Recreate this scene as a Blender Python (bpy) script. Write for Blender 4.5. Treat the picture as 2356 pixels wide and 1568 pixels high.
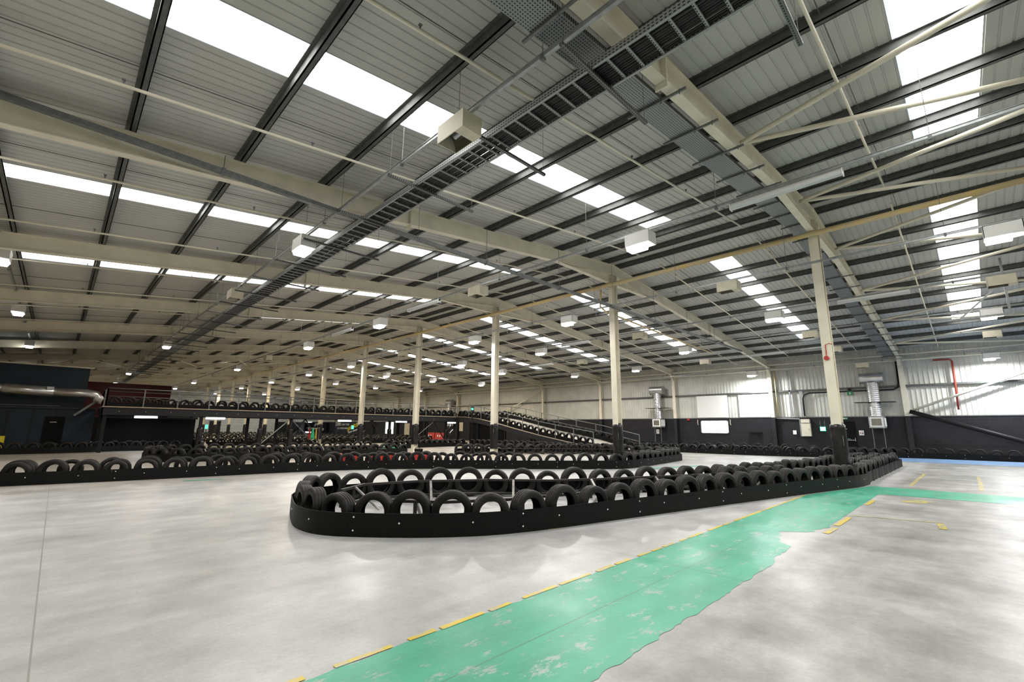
import bpy, math, random
from math import sin, cos, pi, atan2, hypot, radians
from mathutils import Vector, Matrix, Euler
random.seed(7)
for o in list(bpy.data.objects): bpy.data.objects.remove(o)
sc = bpy.context.scene
C = sc.collection

# ------------------------------------------------------------------ camera
F, PITCH, ROLL, YAW = 1039.39, .1915, -.0084, .7799      # focal length in pixels of the 2356 wide frame
cam_data = bpy.data.cameras.new('camera'); cam = bpy.data.objects.new('camera', cam_data); C.objects.link(cam)
cam_data.sensor_fit = 'HORIZONTAL'; cam_data.sensor_width = 36; cam_data.lens = 36 * F / 2356
cam_data.clip_start = .05; cam_data.clip_end = 400
cam.location = (0, 0, 1.6)
fwd = Vector((sin(YAW) * cos(PITCH), cos(YAW) * cos(PITCH), sin(PITCH)))
right = Vector((cos(YAW), -sin(YAW), 0)); up = right.cross(fwd)
cr_, sr_ = cos(ROLL), sin(ROLL)
r2 = right * cr_ - up * sr_; u2 = up * cr_ + right * sr_
cam.matrix_world = Matrix(((r2.x, u2.x, -fwd.x, 0), (r2.y, u2.y, -fwd.y, 0), (r2.z, u2.z, -fwd.z, 1.6), (0, 0, 0, 1)))
sc.camera = cam
# ------------------------------------------------------------------ world, exposure
w = bpy.data.worlds.new('world'); sc.world = w; w.use_nodes = True
w.node_tree.nodes['Background'].inputs[0].default_value = (.75, .85, 1, 1)
w.node_tree.nodes['Background'].inputs[1].default_value = 1.0
sc.view_settings.view_transform = 'Standard'; sc.view_settings.look = 'None'
sc.view_settings.gamma = 1; sc.view_settings.use_curve_mapping = False
sc.view_settings.exposure = 0.38
try:
    cy = sc.cycles
    cy.use_denoising = True; cy.adaptive_threshold = .02; cy.max_bounces = 7; cy.diffuse_bounces = 4; cy.glossy_bounces = 3
    cy.transmission_bounces = 2; cy.transparent_max_bounces = 4; cy.sample_clamp_indirect = 4; cy.use_light_tree = True
    cy.caustics_reflective = False; cy.caustics_refractive = False
except Exception: pass
LAMP_W = 175; SKY_E = 6.0; TUBE_W = 26

# ------------------------------------------------------------------ building numbers
XC, XW, Y1, S = 17.5, 40.07, 3.06, 8.0
XL = -5.0; YB, YF = -21.0, 107.0
SL, SR = .109, .0962
def zs(x, z0): return z0 - SL * (XC - x) if x < XC else z0 - SR * (x - XC)
def roof(x): return zs(x, 9.37)

# ------------------------------------------------------------------ materials
def mat(name, col, rough=.6, metal=0., var=0., scale=5., emit=None, es=0., bump=0., bscale=30., spec=.5, stretch=None, dirt=None):
    m = bpy.data.materials.new(name); m.use_nodes = True
    nt = m.node_tree; b = nt.nodes['Principled BSDF']
    b.inputs['Base Color'].default_value = (*col, 1); b.inputs['Roughness'].default_value = rough
    b.inputs['Metallic'].default_value = metal; b.inputs['Specular IOR Level'].default_value = spec
    tc = nt.nodes.new('ShaderNodeTexCoord')
    src = tc.outputs['Object']
    if stretch:
        mp = nt.nodes.new('ShaderNodeMapping'); mp.inputs['Scale'].default_value = stretch
        nt.links.new(src, mp.inputs[0]); src = mp.outputs[0]
    if var:
        n = nt.nodes.new('ShaderNodeTexNoise'); n.inputs['Scale'].default_value = scale; n.inputs['Detail'].default_value = 5
        nt.links.new(src, n.inputs['Vector'])
        r = nt.nodes.new('ShaderNodeValToRGB'); r.color_ramp.elements[0].position = .32; r.color_ramp.elements[1].position = .68
        d = dirt or tuple(c * (1 - var) for c in col)
        r.color_ramp.elements[0].color = (*d, 1); r.color_ramp.elements[1].color = (*[min(1, c * (1 + var * .5)) for c in col], 1)
        nt.links.new(n.outputs[0], r.inputs[0]); nt.links.new(r.outputs[0], b.inputs['Base Color'])
    if bump:
        n = nt.nodes.new('ShaderNodeTexNoise'); n.inputs['Scale'].default_value = bscale
        nt.links.new(src, n.inputs['Vector'])
        bp = nt.nodes.new('ShaderNodeBump'); bp.inputs['Strength'].default_value = bump; bp.inputs['Distance'].default_value = .02
        nt.links.new(n.outputs[0], bp.inputs['Height']); nt.links.new(bp.outputs[0], b.inputs['Normal'])
    if emit:
        b.inputs['Emission Color'].default_value = (*emit, 1); b.inputs['Emission Strength'].default_value = es
    return m

CREAM = mat('cream_paint', (.74, .70, .57), .5, var=.10, scale=2)
CREAM_D = mat('cream_paint_dusty', (.58, .53, .40), .6, var=.15, scale=3)
OCHRE = mat('ochre_pipe_paint', (.60, .44, .18), .5, var=.25, scale=2.5, dirt=(.55, .47, .3))
PURLIN = mat('galvanised_purlin', (.105, .11, .105), .6, .15, var=.25, scale=6)
GALV = mat('galvanised_steel', (.36, .38, .38), .4, .6, var=.2, scale=9)
GALV_D = mat('dull_galvanised', (.17, .18, .18), .5, .4, var=.25, scale=12)
DUCT = mat('spiral_duct', (.6, .6, .6), .28, .9, var=.12, scale=3)
SHEET = mat('roof_sheet', (.50, .505, .48), .6, var=.06, scale=.8)
CLAD = mat('wall_cladding_paint', (.60, .60, .55), .45, var=.10, scale=1.2)
WHITE = mat('white_paint', (.8, .8, .78), .5)
BLACKM = mat('black_steel', (.010, .010, .011), .5, var=.3, scale=8, spec=.25)
DARKM = mat('dark_grey_steel', (.020, .021, .025), .5, var=.25, scale=6, spec=.3)
PANEL = mat('black_plastic_panel', (.0035, .004, .0045), .5, var=.5, scale=3, bump=.08, bscale=14, dirt=(.0065, .0065, .006), spec=.12)
RAILM = mat('bare_steel_rail', (.022, .020, .018), .5, .2, var=.35, scale=7)
POSTM = mat('pale_steel_post', (.30, .29, .27), .5, .4, var=.4, scale=10)
BOLTM = mat('zinc_bolt', (.75, .75, .75), .35, .6)
WRAP = mat('black_wrap_film', (.006, .006, .007), .28, var=.3, scale=9, bump=.9, bscale=9, stretch=(1, 1, .5))
CABLE = mat('black_cable', (.008, .008, .009), .5)
RED = mat('red_paint', (.40, .02, .014), .4, var=.1)
REDP = mat('red_pipe_paint', (.35, .05, .03), .5, var=.2)
REDW = mat('dark_red_wall', (.03, .0015, .0025), .6, var=.2, spec=.2)
GREEN = mat('green_paint', (.02, .22, .09), .5)
BLUEW = mat('dark_blue_cladding', (.008, .018, .030), .55, var=.35, scale=.9, spec=.3)
DKW = mat('black_board', (.0035, .0035, .004), .7, var=.2, spec=.15)
YEL = mat('yellow_lettering', (.75, .62, .02), .5)
TEXTW = mat('white_lettering', (.8, .8, .8), .5)
HOUSING = mat('lamp_housing', (.66, .62, .48), .5, var=.08, scale=4)
REFL = mat('lamp_reflector', (.22, .21, .17), .35, .7, var=.15, scale=5)
GLOW = mat('lit_lens', (.9, .9, .9), .4, emit=(1, .98, .95), es=22)
TUBE = mat('lit_tube', (.9, .9, .9), .4, emit=(.95, .98, 1), es=9)
TUBEOFF = mat('unlit_diffuser', (.62, .66, .68), .35)
SKYL = mat('translucent_rooflight', (.9, .9, .9), .4, emit=(1, .985, .95), es=SKY_E)
SKYW = mat('daylit_window', (.9, .9, .9), .4, emit=(.95, .98, 1), es=1.6)
GLED = mat('green_lit_sign', (.1, .9, .5), .4, emit=(.08, 1, .42), es=1.3)
GLEDW = mat('green_white_lit_face', (.6, .95, .8), .4, emit=(.55, 1, .8), es=2.2)
WOOD = mat('deck_plywood', (.48, .38, .26), .6, var=.15)
DECKM = mat('deck_surface', (.42, .39, .34), .6, var=.1, scale=1)

def rubber():
    m = bpy.data.materials.new('tyre_rubber'); m.use_nodes = True; nt = m.node_tree; b = nt.nodes['Principled BSDF']
    tc = nt.nodes.new('ShaderNodeTexCoord'); oi = nt.nodes.new('ShaderNodeObjectInfo')
    n = nt.nodes.new('ShaderNodeTexNoise'); n.inputs['Scale'].default_value = 3.5; n.inputs['Detail'].default_value = 6
    add = nt.nodes.new('ShaderNodeVectorMath'); add.operation = 'ADD'
    cmb = nt.nodes.new('ShaderNodeCombineXYZ'); mul = nt.nodes.new('ShaderNodeMath'); mul.operation = 'MULTIPLY'; mul.inputs[1].default_value = 50
    nt.links.new(oi.outputs['Random'], mul.inputs[0]); nt.links.new(mul.outputs[0], cmb.inputs[0])
    nt.links.new(tc.outputs['Object'], add.inputs[0]); nt.links.new(cmb.outputs[0], add.inputs[1]); nt.links.new(add.outputs[0], n.inputs['Vector'])
    r = nt.nodes.new('ShaderNodeValToRGB'); r.color_ramp.elements[0].position = .4; r.color_ramp.elements[1].position = .75
    r.color_ramp.elements[0].color = (.005, .0048, .0046, 1); r.color_ramp.elements[1].color = (.021, .0198, .018, 1)
    nt.links.new(n.outputs[0], r.inputs[0]); nt.links.new(r.outputs[0], b.inputs['Base Color'])
    b.inputs['Roughness'].default_value = .5; b.inputs['Specular IOR Level'].default_value = .24
    # tread blocks: radial sipes round the axle (local Y)
    sx = nt.nodes.new('ShaderNodeSeparateXYZ'); nt.links.new(tc.outputs['Object'], sx.inputs[0])
    at = nt.nodes.new('ShaderNodeMath'); at.operation = 'ARCTAN2'; nt.links.new(sx.outputs['X'], at.inputs[0]); nt.links.new(sx.outputs['Z'], at.inputs[1])
    m1 = nt.nodes.new('ShaderNodeMath'); m1.operation = 'MULTIPLY'; m1.inputs[1].default_value = 84; nt.links.new(at.outputs[0], m1.inputs[0])
    m2 = nt.nodes.new('ShaderNodeMath'); m2.operation = 'MULTIPLY_ADD'; m2.inputs[1].default_value = 55; nt.links.new(sx.outputs['Y'], m2.inputs[0]); nt.links.new(m1.outputs[0], m2.inputs[2])
    sn = nt.nodes.new('ShaderNodeMath'); sn.operation = 'SINE'; nt.links.new(m2.outputs[0], sn.inputs[0])
    ln = nt.nodes.new('ShaderNodeVectorMath'); ln.operation = 'LENGTH'
    c2 = nt.nodes.new('ShaderNodeCombineXYZ'); nt.links.new(sx.outputs['X'], c2.inputs[0]); nt.links.new(sx.outputs['Z'], c2.inputs[2]); nt.links.new(c2.outputs[0], ln.inputs[0])
    gt = nt.nodes.new('ShaderNodeMath'); gt.operation = 'GREATER_THAN'; gt.inputs[1].default_value = .302; nt.links.new(ln.outputs['Value'], gt.inputs[0])
    mm = nt.nodes.new('ShaderNodeMath'); mm.operation = 'MULTIPLY'; nt.links.new(sn.outputs[0], mm.inputs[0]); nt.links.new(gt.outputs[0], mm.inputs[1])
    bp = nt.nodes.new('ShaderNodeBump'); bp.inputs['Strength'].default_value = .22; bp.inputs['Distance'].default_value = .004
    nt.links.new(mm.outputs[0], bp.inputs['Height']); nt.links.new(bp.outputs[0], b.inputs['Normal'])
    return m
RUBBER = rubber()

def floor_group(m, paint=None):
    """worn power-floated concrete; paint = (colour, wear) lays worn paint over it"""
    nt = m.node_tree; b = nt.nodes['Principled BSDF']
    geo = nt.nodes.new('ShaderNodeNewGeometry')
    def noise(scale, detail=4, mp=None, rough=.55, rot=0):
        n = nt.nodes.new('ShaderNodeTexNoise'); n.inputs['Scale'].default_value = scale; n.inputs['Detail'].default_value = detail; n.inputs['Roughness'].default_value = rough
        src = geo.outputs['Position']
        if mp:
            q = nt.nodes.new('ShaderNodeMapping'); q.inputs['Scale'].default_value = mp; q.inputs['Rotation'].default_value = (0, 0, rot); nt.links.new(src, q.inputs[0]); src = q.outputs[0]
        nt.links.new(src, n.inputs['Vector']); return n.outputs[0]
    def ramp(v, a, bb, c0, c1):
        r = nt.nodes.new('ShaderNodeValToRGB'); r.color_ramp.elements[0].position = a; r.color_ramp.elements[1].position = bb
        r.color_ramp.elements[0].color = (*c0, 1); r.color_ramp.elements[1].color = (*c1, 1); nt.links.new(v, r.inputs[0]); return r.outputs[0]
    def mix(f, a, bb, mode='MIX'):
        x = nt.nodes.new('ShaderNodeMix'); x.data_type = 'RGBA'; x.blend_type = mode
        if isinstance(f, float): x.inputs[0].default_value = f
        else: nt.links.new(f, x.inputs[0])
        for i, v in ((6, a), (7, bb)):
            if isinstance(v, tuple): x.inputs[i].default_value = (*v, 1)
            else: nt.links.new(v, x.inputs[i])
        return x.outputs[2]
    base = ramp(noise(.45, 6), .3, .7, (.39, .39, .38), (.56, .56, .545))
    base = mix(.75, base, ramp(noise(2.2, 8, rough=.65),   .36, .66, (.72, .72, .73), (1, 1, 1)), 'MULTIPLY')
    base = mix(.6, base, ramp(noise(1.0, 5, (.3, 1.8, 1), rot=.25), .25, .62, (.74, .74, .745), (1, 1, 1)), 'MULTIPLY')      # rubber streaks along the lanes
    base = mix(.5, base, ramp(noise(1.3, 5, (.3, 2.4, 1), rot=-.75), .25, .6, (.72, .72, .73), (1, 1, 1)), 'MULTIPLY')
    base = mix(.45, base, ramp(noise(30, 6, rough=.7), .38, .6, (.75, .75, .75), (1, 1, 1)), 'MULTIPLY')
    # darker, dirtier slab to the right of the walkway
    sx = nt.nodes.new('ShaderNodeSeparateXYZ'); nt.links.new(geo.outputs['Position'], sx.inputs[0])
    lt = nt.nodes.new('ShaderNodeMapRange'); lt.inputs[1].default_value = 2.1; lt.inputs[2].default_value = 1.8; nt.links.new(sx.outputs['Y'], lt.inputs[0])
    base = mix(lt.outputs[0], base, mix(1.0, base, ramp(noise(.9, 8, rough=.7), .34, .62, (.50, .495, .48), (.82, .815, .80)), 'MULTIPLY'))
    # warmer floor colour over the far lanes
    lf = nt.nodes.new('ShaderNodeMapRange'); lf.inputs[1].default_value = 15; lf.inputs[2].default_value = 19; nt.links.new(sx.outputs['Y'], lf.inputs[0])
    base = mix(lf.outputs[0], base, mix(1.0, base, (.95, .87, .76), 'MULTIPLY'))
    # saw-cut joints
    def joint(out, pos, wd):
        s = nt.nodes.new('ShaderNodeMath'); s.operation = 'SUBTRACT'; nt.links.new(out, s.inputs[0]); s.inputs[1].default_value = pos
        a = nt.nodes.new('ShaderNodeMath'); a.operation = 'ABSOLUTE'; nt.links.new(s.outputs[0], a.inputs[0])
        l = nt.nodes.new('ShaderNodeMath'); l.operation = 'LESS_THAN'; l.inputs[1].default_value = wd; nt.links.new(a.outputs[0], l.inputs[0]); return l.outputs[0]
    for p in (.1, 5.52, 10.45, 13.45, 21.5, 27.5): base = mix(joint(sx.outputs['X'], p, .006), base, (.24, .235, .21))
    for p in (2.62, -3.4, 8.9, 15.2): base = mix(joint(sx.outputs['Y'], p, .007), base, mix(.5, base, (.2, .2, .18)))
    rgh = ramp(noise(1.2, 5), .3, .7, (.29,) * 3, (.48,) * 3)
    if paint:
        col, wear = paint
        f = ramp(noise(4.2, 12, (.6, 1.3, 1), rough=.78), wear, wear + .05, (1, 1, 1), (.35, .35, .35))
        tone = mix(.8, col, ramp(noise(1.6, 6, (.4, 1.6, 1)), .3, .7, (.62, .66, .66), (1, 1, 1)), 'MULTIPLY')
        tone = mix(.25, tone, ramp(noise(24, 5), .4, .6, (.8, .8, .8), (1, 1, 1)), 'MULTIPLY')
        for p in (2.62,): tone = mix(joint(sx.outputs['Y'], p, .007), tone, (.05, .2, .12))
        for p in (5.52, 10.45): tone = mix(joint(sx.outputs['X'], p, .007), tone, (.05, .2, .12))
        base = mix(f, base, tone)
    nt.links.new(base, b.inputs['Base Color']); nt.links.new(rgh, b.inputs['Roughness'])
    bp = nt.nodes.new('ShaderNodeBump'); bp.inputs['Strength'].default_value = .12; bp.inputs['Distance'].default_value = .01
    nt.links.new(noise(14, 6), bp.inputs['Height']); nt.links.new(bp.outputs[0], b.inputs['Normal'])
    b.inputs['Specular IOR Level'].default_value = .40
def fm(name, paint=None):
    m = bpy.data.materials.new(name); m.use_nodes = True; floor_group(m, paint); return m
FLOOR = fm('concrete_floor')
PAINTG = fm('worn_green_paint', ((.05, .36, .225), .555))
PAINTY = fm('worn_yellow_paint', ((.62, .47, .03), .50))
PAINTY2 = fm('faded_yellow_paint', ((.58, .48, .12), .46))
PAINTB = fm('worn_blue_paint', ((.20, .36, .62), .52))

def block_mat():
    m = mat('dark_painted_blockwork', (.04, .04, .05), .6, spec=.3); nt = m.node_tree; b = nt.nodes['Principled BSDF']
    tc = nt.nodes['Texture Coordinate']; mp = nt.nodes.new('ShaderNodeMapping'); mp.inputs['Rotation'].default_value = (0, pi / 2, pi / 2)
    sx = nt.nodes.new('ShaderNodeSeparateXYZ'); cx = nt.nodes.new('ShaderNodeCombineXYZ'); nt.links.new(tc.outputs['Object'], sx.inputs[0])
    nt.links.new(sx.outputs['Y'], cx.inputs[0]); nt.links.new(sx.outputs['Z'], cx.inputs[1])
    br = nt.nodes.new('ShaderNodeTexBrick'); br.inputs['Scale'].default_value = 1; br.inputs['Brick Width'].default_value = .45; br.inputs['Row Height'].default_value = .225
    br.inputs['Mortar Size'].default_value = .008; br.inputs['Color1'].default_value = (.0105, .0103, .013, 1); br.inputs['Color2'].default_value = (.0145, .0142, .018, 1); br.inputs['Mortar'].default_value = (.022, .022, .027, 1)
    nt.links.new(cx.outputs[0], br.inputs['Vector']); nt.links.new(br.outputs[0], b.inputs['Base Color']); return m
BLOCK = block_mat()

def perforated(name, col, along, across, px, py):
    """steel strip punched with rows of slots; along/across are object axes"""
    m = mat(name, col, .45, .4); nt = m.node_tree; b = nt.nodes['Principled BSDF']; tc = nt.nodes['Texture Coordinate']
    sx = nt.nodes.new('ShaderNodeSeparateXYZ'); nt.links.new(tc.outputs['Object'], sx.inputs[0])
    def saw(o, p, t):
        d = nt.nodes.new('ShaderNodeMath'); d.operation = 'MULTIPLY'; d.inputs[1].default_value = 1 / p; nt.links.new(sx.outputs[o], d.inputs[0])
        f = nt.nodes.new('ShaderNodeMath'); f.operation = 'FRACT'; nt.links.new(d.outputs[0], f.inputs[0])
        l = nt.nodes.new('ShaderNodeMath'); l.operation = 'LESS_THAN'; l.inputs[1].default_value = t; nt.links.new(f.outputs[0], l.inputs[0]); return l.outputs[0]
    a = saw(along, px, .55); c = saw(across, py, .4)
    mu = nt.nodes.new('ShaderNodeMath'); mu.operation = 'MULTIPLY'; nt.links.new(a, mu.inputs[0]); nt.links.new(c, mu.inputs[1])
    x = nt.nodes.new('ShaderNodeMix'); x.data_type = 'RGBA'; nt.links.new(mu.outputs[0], x.inputs[0])
    x.inputs[6].default_value = (*col, 1); x.inputs[7].default_value = (.015, .015, .015, 1); nt.links.new(x.outputs[2], b.inputs['Base Color']); return m
PERF_Y = perforated('slotted_strip_lengthwise', (.33, .35, .35), 'Y', 'Z', .06, .05)
PERF_X = perforated('slotted_strut', (.32, .34, .34), 'X', 'Y', .05, .04)
PERF_XD = perforated('slotted_strut_dull', (.16, .17, .17), 'X', 'Y', .05, .04)
PERF_T = perforated('perforated_tray', (.24, .26, .265), 'X', 'Y', .05, .045)

# ------------------------------------------------------------------ mesh helpers
class MB:
    def __init__(s): s.v = []; s.f = []; s.mi = []; s.cur = 0
    def quad(s, a, b, c, d):
        n = len(s.v); s.v += [tuple(a), tuple(b), tuple(c), tuple(d)]; s.f.append((n, n + 1, n + 2, n + 3)); s.mi.append(s.cur)
    def box(s, x0, y0, z0, x1, y1, z1):
        n = len(s.v); s.v += [(x0, y0, z0), (x1, y0, z0), (x1, y1, z0), (x0, y1, z0), (x0, y0, z1), (x1, y0, z1), (x1, y1, z1), (x0, y1, z1)]
        for q in ((0, 3, 2, 1), (4, 5, 6, 7), (0, 1, 5, 4), (1, 2, 6, 5), (2, 3, 7, 6), (3, 0, 4, 7)): s.f.append(tuple(n + i for i in q)); s.mi.append(s.cur)
    def cbox(s, c, d): s.box(c[0] - d[0] / 2, c[1] - d[1] / 2, c[2] - d[2] / 2, c[0] + d[0] / 2, c[1] + d[1] / 2, c[2] + d[2] / 2)
    def bar(s, a, b, w, h, up=(0, 0, 1)):
        a = Vector(a); b = Vector(b); d = (b - a).normalized(); u = Vector(up)
        if abs(d.dot(u)) > .98: u = Vector((0, 1, 0))
        r = d.cross(u).normalized() * w / 2; u = r.cross(d).normalized() * h / 2
        n = len(s.v); s.v += [tuple(p) for p in (a - r - u, a + r - u, a + r + u, a - r + u, b - r - u, b + r - u, b + r + u, b - r + u)]
        for q in ((0, 1, 2, 3), (4, 7, 6, 5), (0, 4, 5, 1), (1, 5, 6, 2), (2, 6, 7, 3), (3, 7, 4, 0)): s.f.append(tuple(n + i for i in q)); s.mi.append(s.cur)
    def tube(s, pts, r, seg=8, cap=True):
        pts = [Vector(p) for p in pts]; n0 = len(s.v); u = None
        for i, p in enumerate(pts):
            d = (pts[min(i + 1, len(pts) - 1)] - pts[max(i - 1, 0)]).normalized()
            if u is None: u = d.orthogonal().normalized()
            u = (u - d * u.dot(d)).normalized(); w_ = d.cross(u); rr = r[i] if isinstance(r, (list, tuple)) else r
            for k in range(seg):
                a = 2 * pi * k / seg; s.v.append(tuple(p + u * cos(a) * rr + w_ * sin(a) * rr))
        for i in range(len(pts) - 1):
            for k in range(seg):
                a = n0 + i * seg + k; b = n0 + i * seg + (k + 1) % seg
                s.f.append((a, b, b + seg, a + seg)); s.mi.append(s.cur)
        if cap:
            s.f.append(tuple(n0 + k for k in reversed(range(seg)))); s.mi.append(s.cur)
            e = n0 + (len(pts) - 1) * seg; s.f.append(tuple(e + k for k in range(seg))); s.mi.append(s.cur)
    def lathe(s, prof, seg, M=Matrix()):
        """closed profile (radius, axial) turned about local Y"""
        n0 = len(s.v); n = len(prof)
        for k in range(seg):
            a = 2 * pi * k / seg
            for r, y in prof: s.v.append(tuple(M @ Vector((r * cos(a), y, r * sin(a)))))
        for k in range(seg):
            for i in range(n):
                a = n0 + k * n + i; b = n0 + k * n + (i + 1) % n; c = n0 + ((k + 1) % seg) * n + (i + 1) % n; d = n0 + ((k + 1) % seg) * n + i
                s.f.append((a, b, c, d)); s.mi.append(s.cur)
    def prism(s, poly, a, b, axis=1):
        """polygon in the plane across axis, swept from a to b"""
        n0 = len(s.v); n = len(poly)
        for q in (a, b):
            for p in poly:
                s.v.append((q, p[0], p[1]) if axis == 0 else ((p[0], q, p[1]) if axis == 1 else (p[0], p[1], q)))
        for i in range(n): s.f.append((n0 + i, n0 + (i + 1) % n, n0 + n + (i + 1) % n, n0 + n + i)); s.mi.append(s.cur)
        s.f.append(tuple(range(n0 + n - 1, n0 - 1, -1))); s.mi.append(s.cur); s.f.append(tuple(range(n0 + n, n0 + 2 * n))); s.mi.append(s.cur)
    def build(s, name, m, parent=None, smooth=False, off=None, fix=True):
        me = bpy.data.meshes.new(name)
        vs = s.v if off is None else [(x - off[0], y - off[1], z - off[2]) for x, y, z in s.v]
        me.from_pydata(vs, [], s.f)
        for mm in (m if isinstance(m, (list, tuple)) else [m]): me.materials.append(mm)
        if any(s.mi): me.polygons.foreach_set('material_index', s.mi)
        if smooth: me.polygons.foreach_set('use_smooth', [True] * len(me.polygons))
        me.update()
        if fix:
            import bmesh
            bm = bmesh.new(); bm.from_mesh(me); bmesh.ops.recalc_face_normals(bm, faces=bm.faces); bm.to_mesh(me); bm.free()
        o = bpy.data.objects.new(name, me); C.objects.link(o)
        if parent: o.parent = parent
        if off is not None: o.location = off
        return o
def tag(o, label=None, cat=None, group=None, kind=None):
    if label: o['label'] = label
    if cat: o['category'] = cat
    if group: o['group'] = group
    if kind: o['kind'] = kind
    return o
def empty(name, loc=(0, 0, 0), rz=0., label=None, cat=None, group=None):
    o = bpy.data.objects.new(name, None); C.objects.link(o); o.location = loc; o.rotation_euler = (0, 0, rz); o.empty_display_size = .1
    return tag(o, label, cat, group)
def struct(o): o['kind'] = 'structure'; return o
def copy_tree(o, parent=None):
    c = o.copy(); C.objects.link(c)
    if parent: c.parent = parent
    for ch in [x for x in bpy.data.objects if x.parent == o]: copy_tree(ch, c)
    return c
def th(n):
    if 10 <= n % 100 <= 20: return '%dth' % n
    return '%d%s' % (n, {1: 'st', 2: 'nd', 3: 'rd'}.get(n % 10, 'th'))
ORD = ['first', 'second', 'third', 'fourth', 'fifth', 'sixth', 'seventh', 'eighth', 'ninth', 'tenth', 'eleventh', 'twelfth', 'thirteenth', 'fourteenth', 'fifteenth', 'sixteenth', 'seventeenth', 'eighteenth']

# ------------------------------------------------------------------ floor and painted markings
b = MB(); b.box(XL - .3, YB - .3, -.2, XW + .4, YF + .3, 0); struct(b.build('floor', FLOOR))
def decal(name, pts, m, z, label, cat='floor marking', group=None):
    b = MB(); n = len(pts); b.v = [(x, y, z) for x, y in pts]; b.f = [tuple(range(n))]; b.mi = [0]
    o = b.build(name, m, fix=False)
    if o.data.polygons[0].normal.z < 0: o.data.flip_normals()
    return tag(o, label, cat, group)
def rag(p, q, n, amp, rnd):
    out = []
    for i in range(n):
        t = i / n; out.append((p[0] + (q[0] - p[0]) * t + rnd.uniform(-amp, amp) * .5, p[1] + (q[1] - p[1]) * t + rnd.uniform(-amp, amp)))
    return out
rn = random.Random(3)
top = rag((-1.5, 3.24), (13.9, 3.27), 200, .012, rn)
right_end = [(15.2, 2.98), (17.55, 2.42)]
down = rag((17.6, 2.3), (17.6, -3.2), 30, .02, rn)
up_ = rag((15.9, -3.2), (15.5, 1.9), 30, .02, rn)
bot = rag((15.4, 2.0), (9.6, 2.0), 60, .012, rn) + rag((9.6, 2.0), (8.75, 2.12), 8, .05, rn) + rag((8.6, 2.45), (7.7, 2.25), 10, .06, rn) + rag((7.6, 2.05), (6.6, 2.02), 10, .02, rn) + rag((6.6, 1.97), (-1.5, 1.95), 120, .018, rn)
decal('painted_walkway', top + right_end + down + up_ + bot, PAINTG, .003, 'worn green painted walkway crossing the concrete in front of the tyre island', 'walkway')
x = -1.; k = 0
YL = []
while x < 13.6:
    L_ = rn.uniform(.2, .55) if x < 8.5 else rn.uniform(.8, 2.2); YL.append((x, min(x + L_, 13.7))); x += L_ + (rn.uniform(.04, .2) if x < 8.5 else .03)
yl = empty('painted_line', (0, 3.27, 0), 0, 'broken yellow line along the far edge of the green walkway', 'floor marking')
for a, c in YL:
    bb = MB(); bb.quad((a, 3.245 + rn.uniform(-.008, .008), .006), (c, 3.25, .006), (c, 3.305 + rn.uniform(-.01, .01), .006), (a, 3.30, .006)); bo = bb.build('dash', PAINTY, yl, fix=False); bo.location = (0, -3.27, 0)
def strip(p, q, wd, m, label, z=.004):
    d = Vector((q[0] - p[0], q[1] - p[1])).normalized() * wd / 2
    return decal('painted_line', [(p[0] + d.y, p[1] - d.x), (q[0] + d.y, q[1] - d.x), (q[0] - d.y, q[1] + d.x), (p[0] - d.y, p[1] + d.x)], m, z, label)
strip((8.95, 1.90), (9.55, 1.88), .09, PAINTY, 'short yellow dash at the near edge of the green walkway, nearest the camera', .006)
strip((9.8, 1.91), (10.9, 1.90), .09, PAINTY, 'longer yellow dash at the near edge of the green walkway', .006)
strip((13.0, 1.93), (14.0, 1.92), .09, PAINTY, 'yellow dash at the near edge of the green walkway, farthest from the camera', .006)
strip((11.2, 1.9), (11.54, .62), .07, PAINTY2, 'faint yellow line running right from the walkway over bare concrete')
strip((11.4, .66), (10.8, .60), .10, PAINTY, 'short bright yellow stub at the end of the faint floor line', .006)
strip((18.6, 1.62), (24.2, 1.63), .1, PAINTY2, 'faint yellow line beyond the walkway, the one nearer the tyre island')
strip((18.6, .10), (24.5, .16), .1, PAINTY2, 'faint yellow line beyond the walkway, farther from the tyre island')
strip((14.2, 1.3), (14.9, 1.05), .4, PAINTY2, 'smudged patch of yellow paint beside the walkway corner')
strip((5.9, 5.12), (6.5, 5.0), .08, PAINTY, 'small yellow mark at the foot of the nearest barrier panel')
strip((31.6, 14.6), (33.0, 7.5), .12, PAINTY, 'yellow line along the foot of the barrier under the window')
strip((26.0, 13.3), (30.5, 11.6), .16, PAINTY, 'bright yellow stripe on the lane right of the middle barrier tip')
strip((17.6, 10.0), (21.2, 9.1), .35, PAINTG, 'patch of green paint in the lane between the two islands')
decal('painted_patch', [(2.9, 16.6), (3.9, 16.45), (3.9, 16.6), (2.9, 16.8)], PAINTG, .004, 'small pale green paint patch before the long left barrier')
decal('painted_strip', rag((33.2, 5.6), (33.2, -9), 30, .06, rn) + [(38.2, -9), (38.2, 3.4), (36.4, 4.3)], PAINTB, .004, 'blue painted strip of floor along the right wall barrier', 'floor marking')

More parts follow.
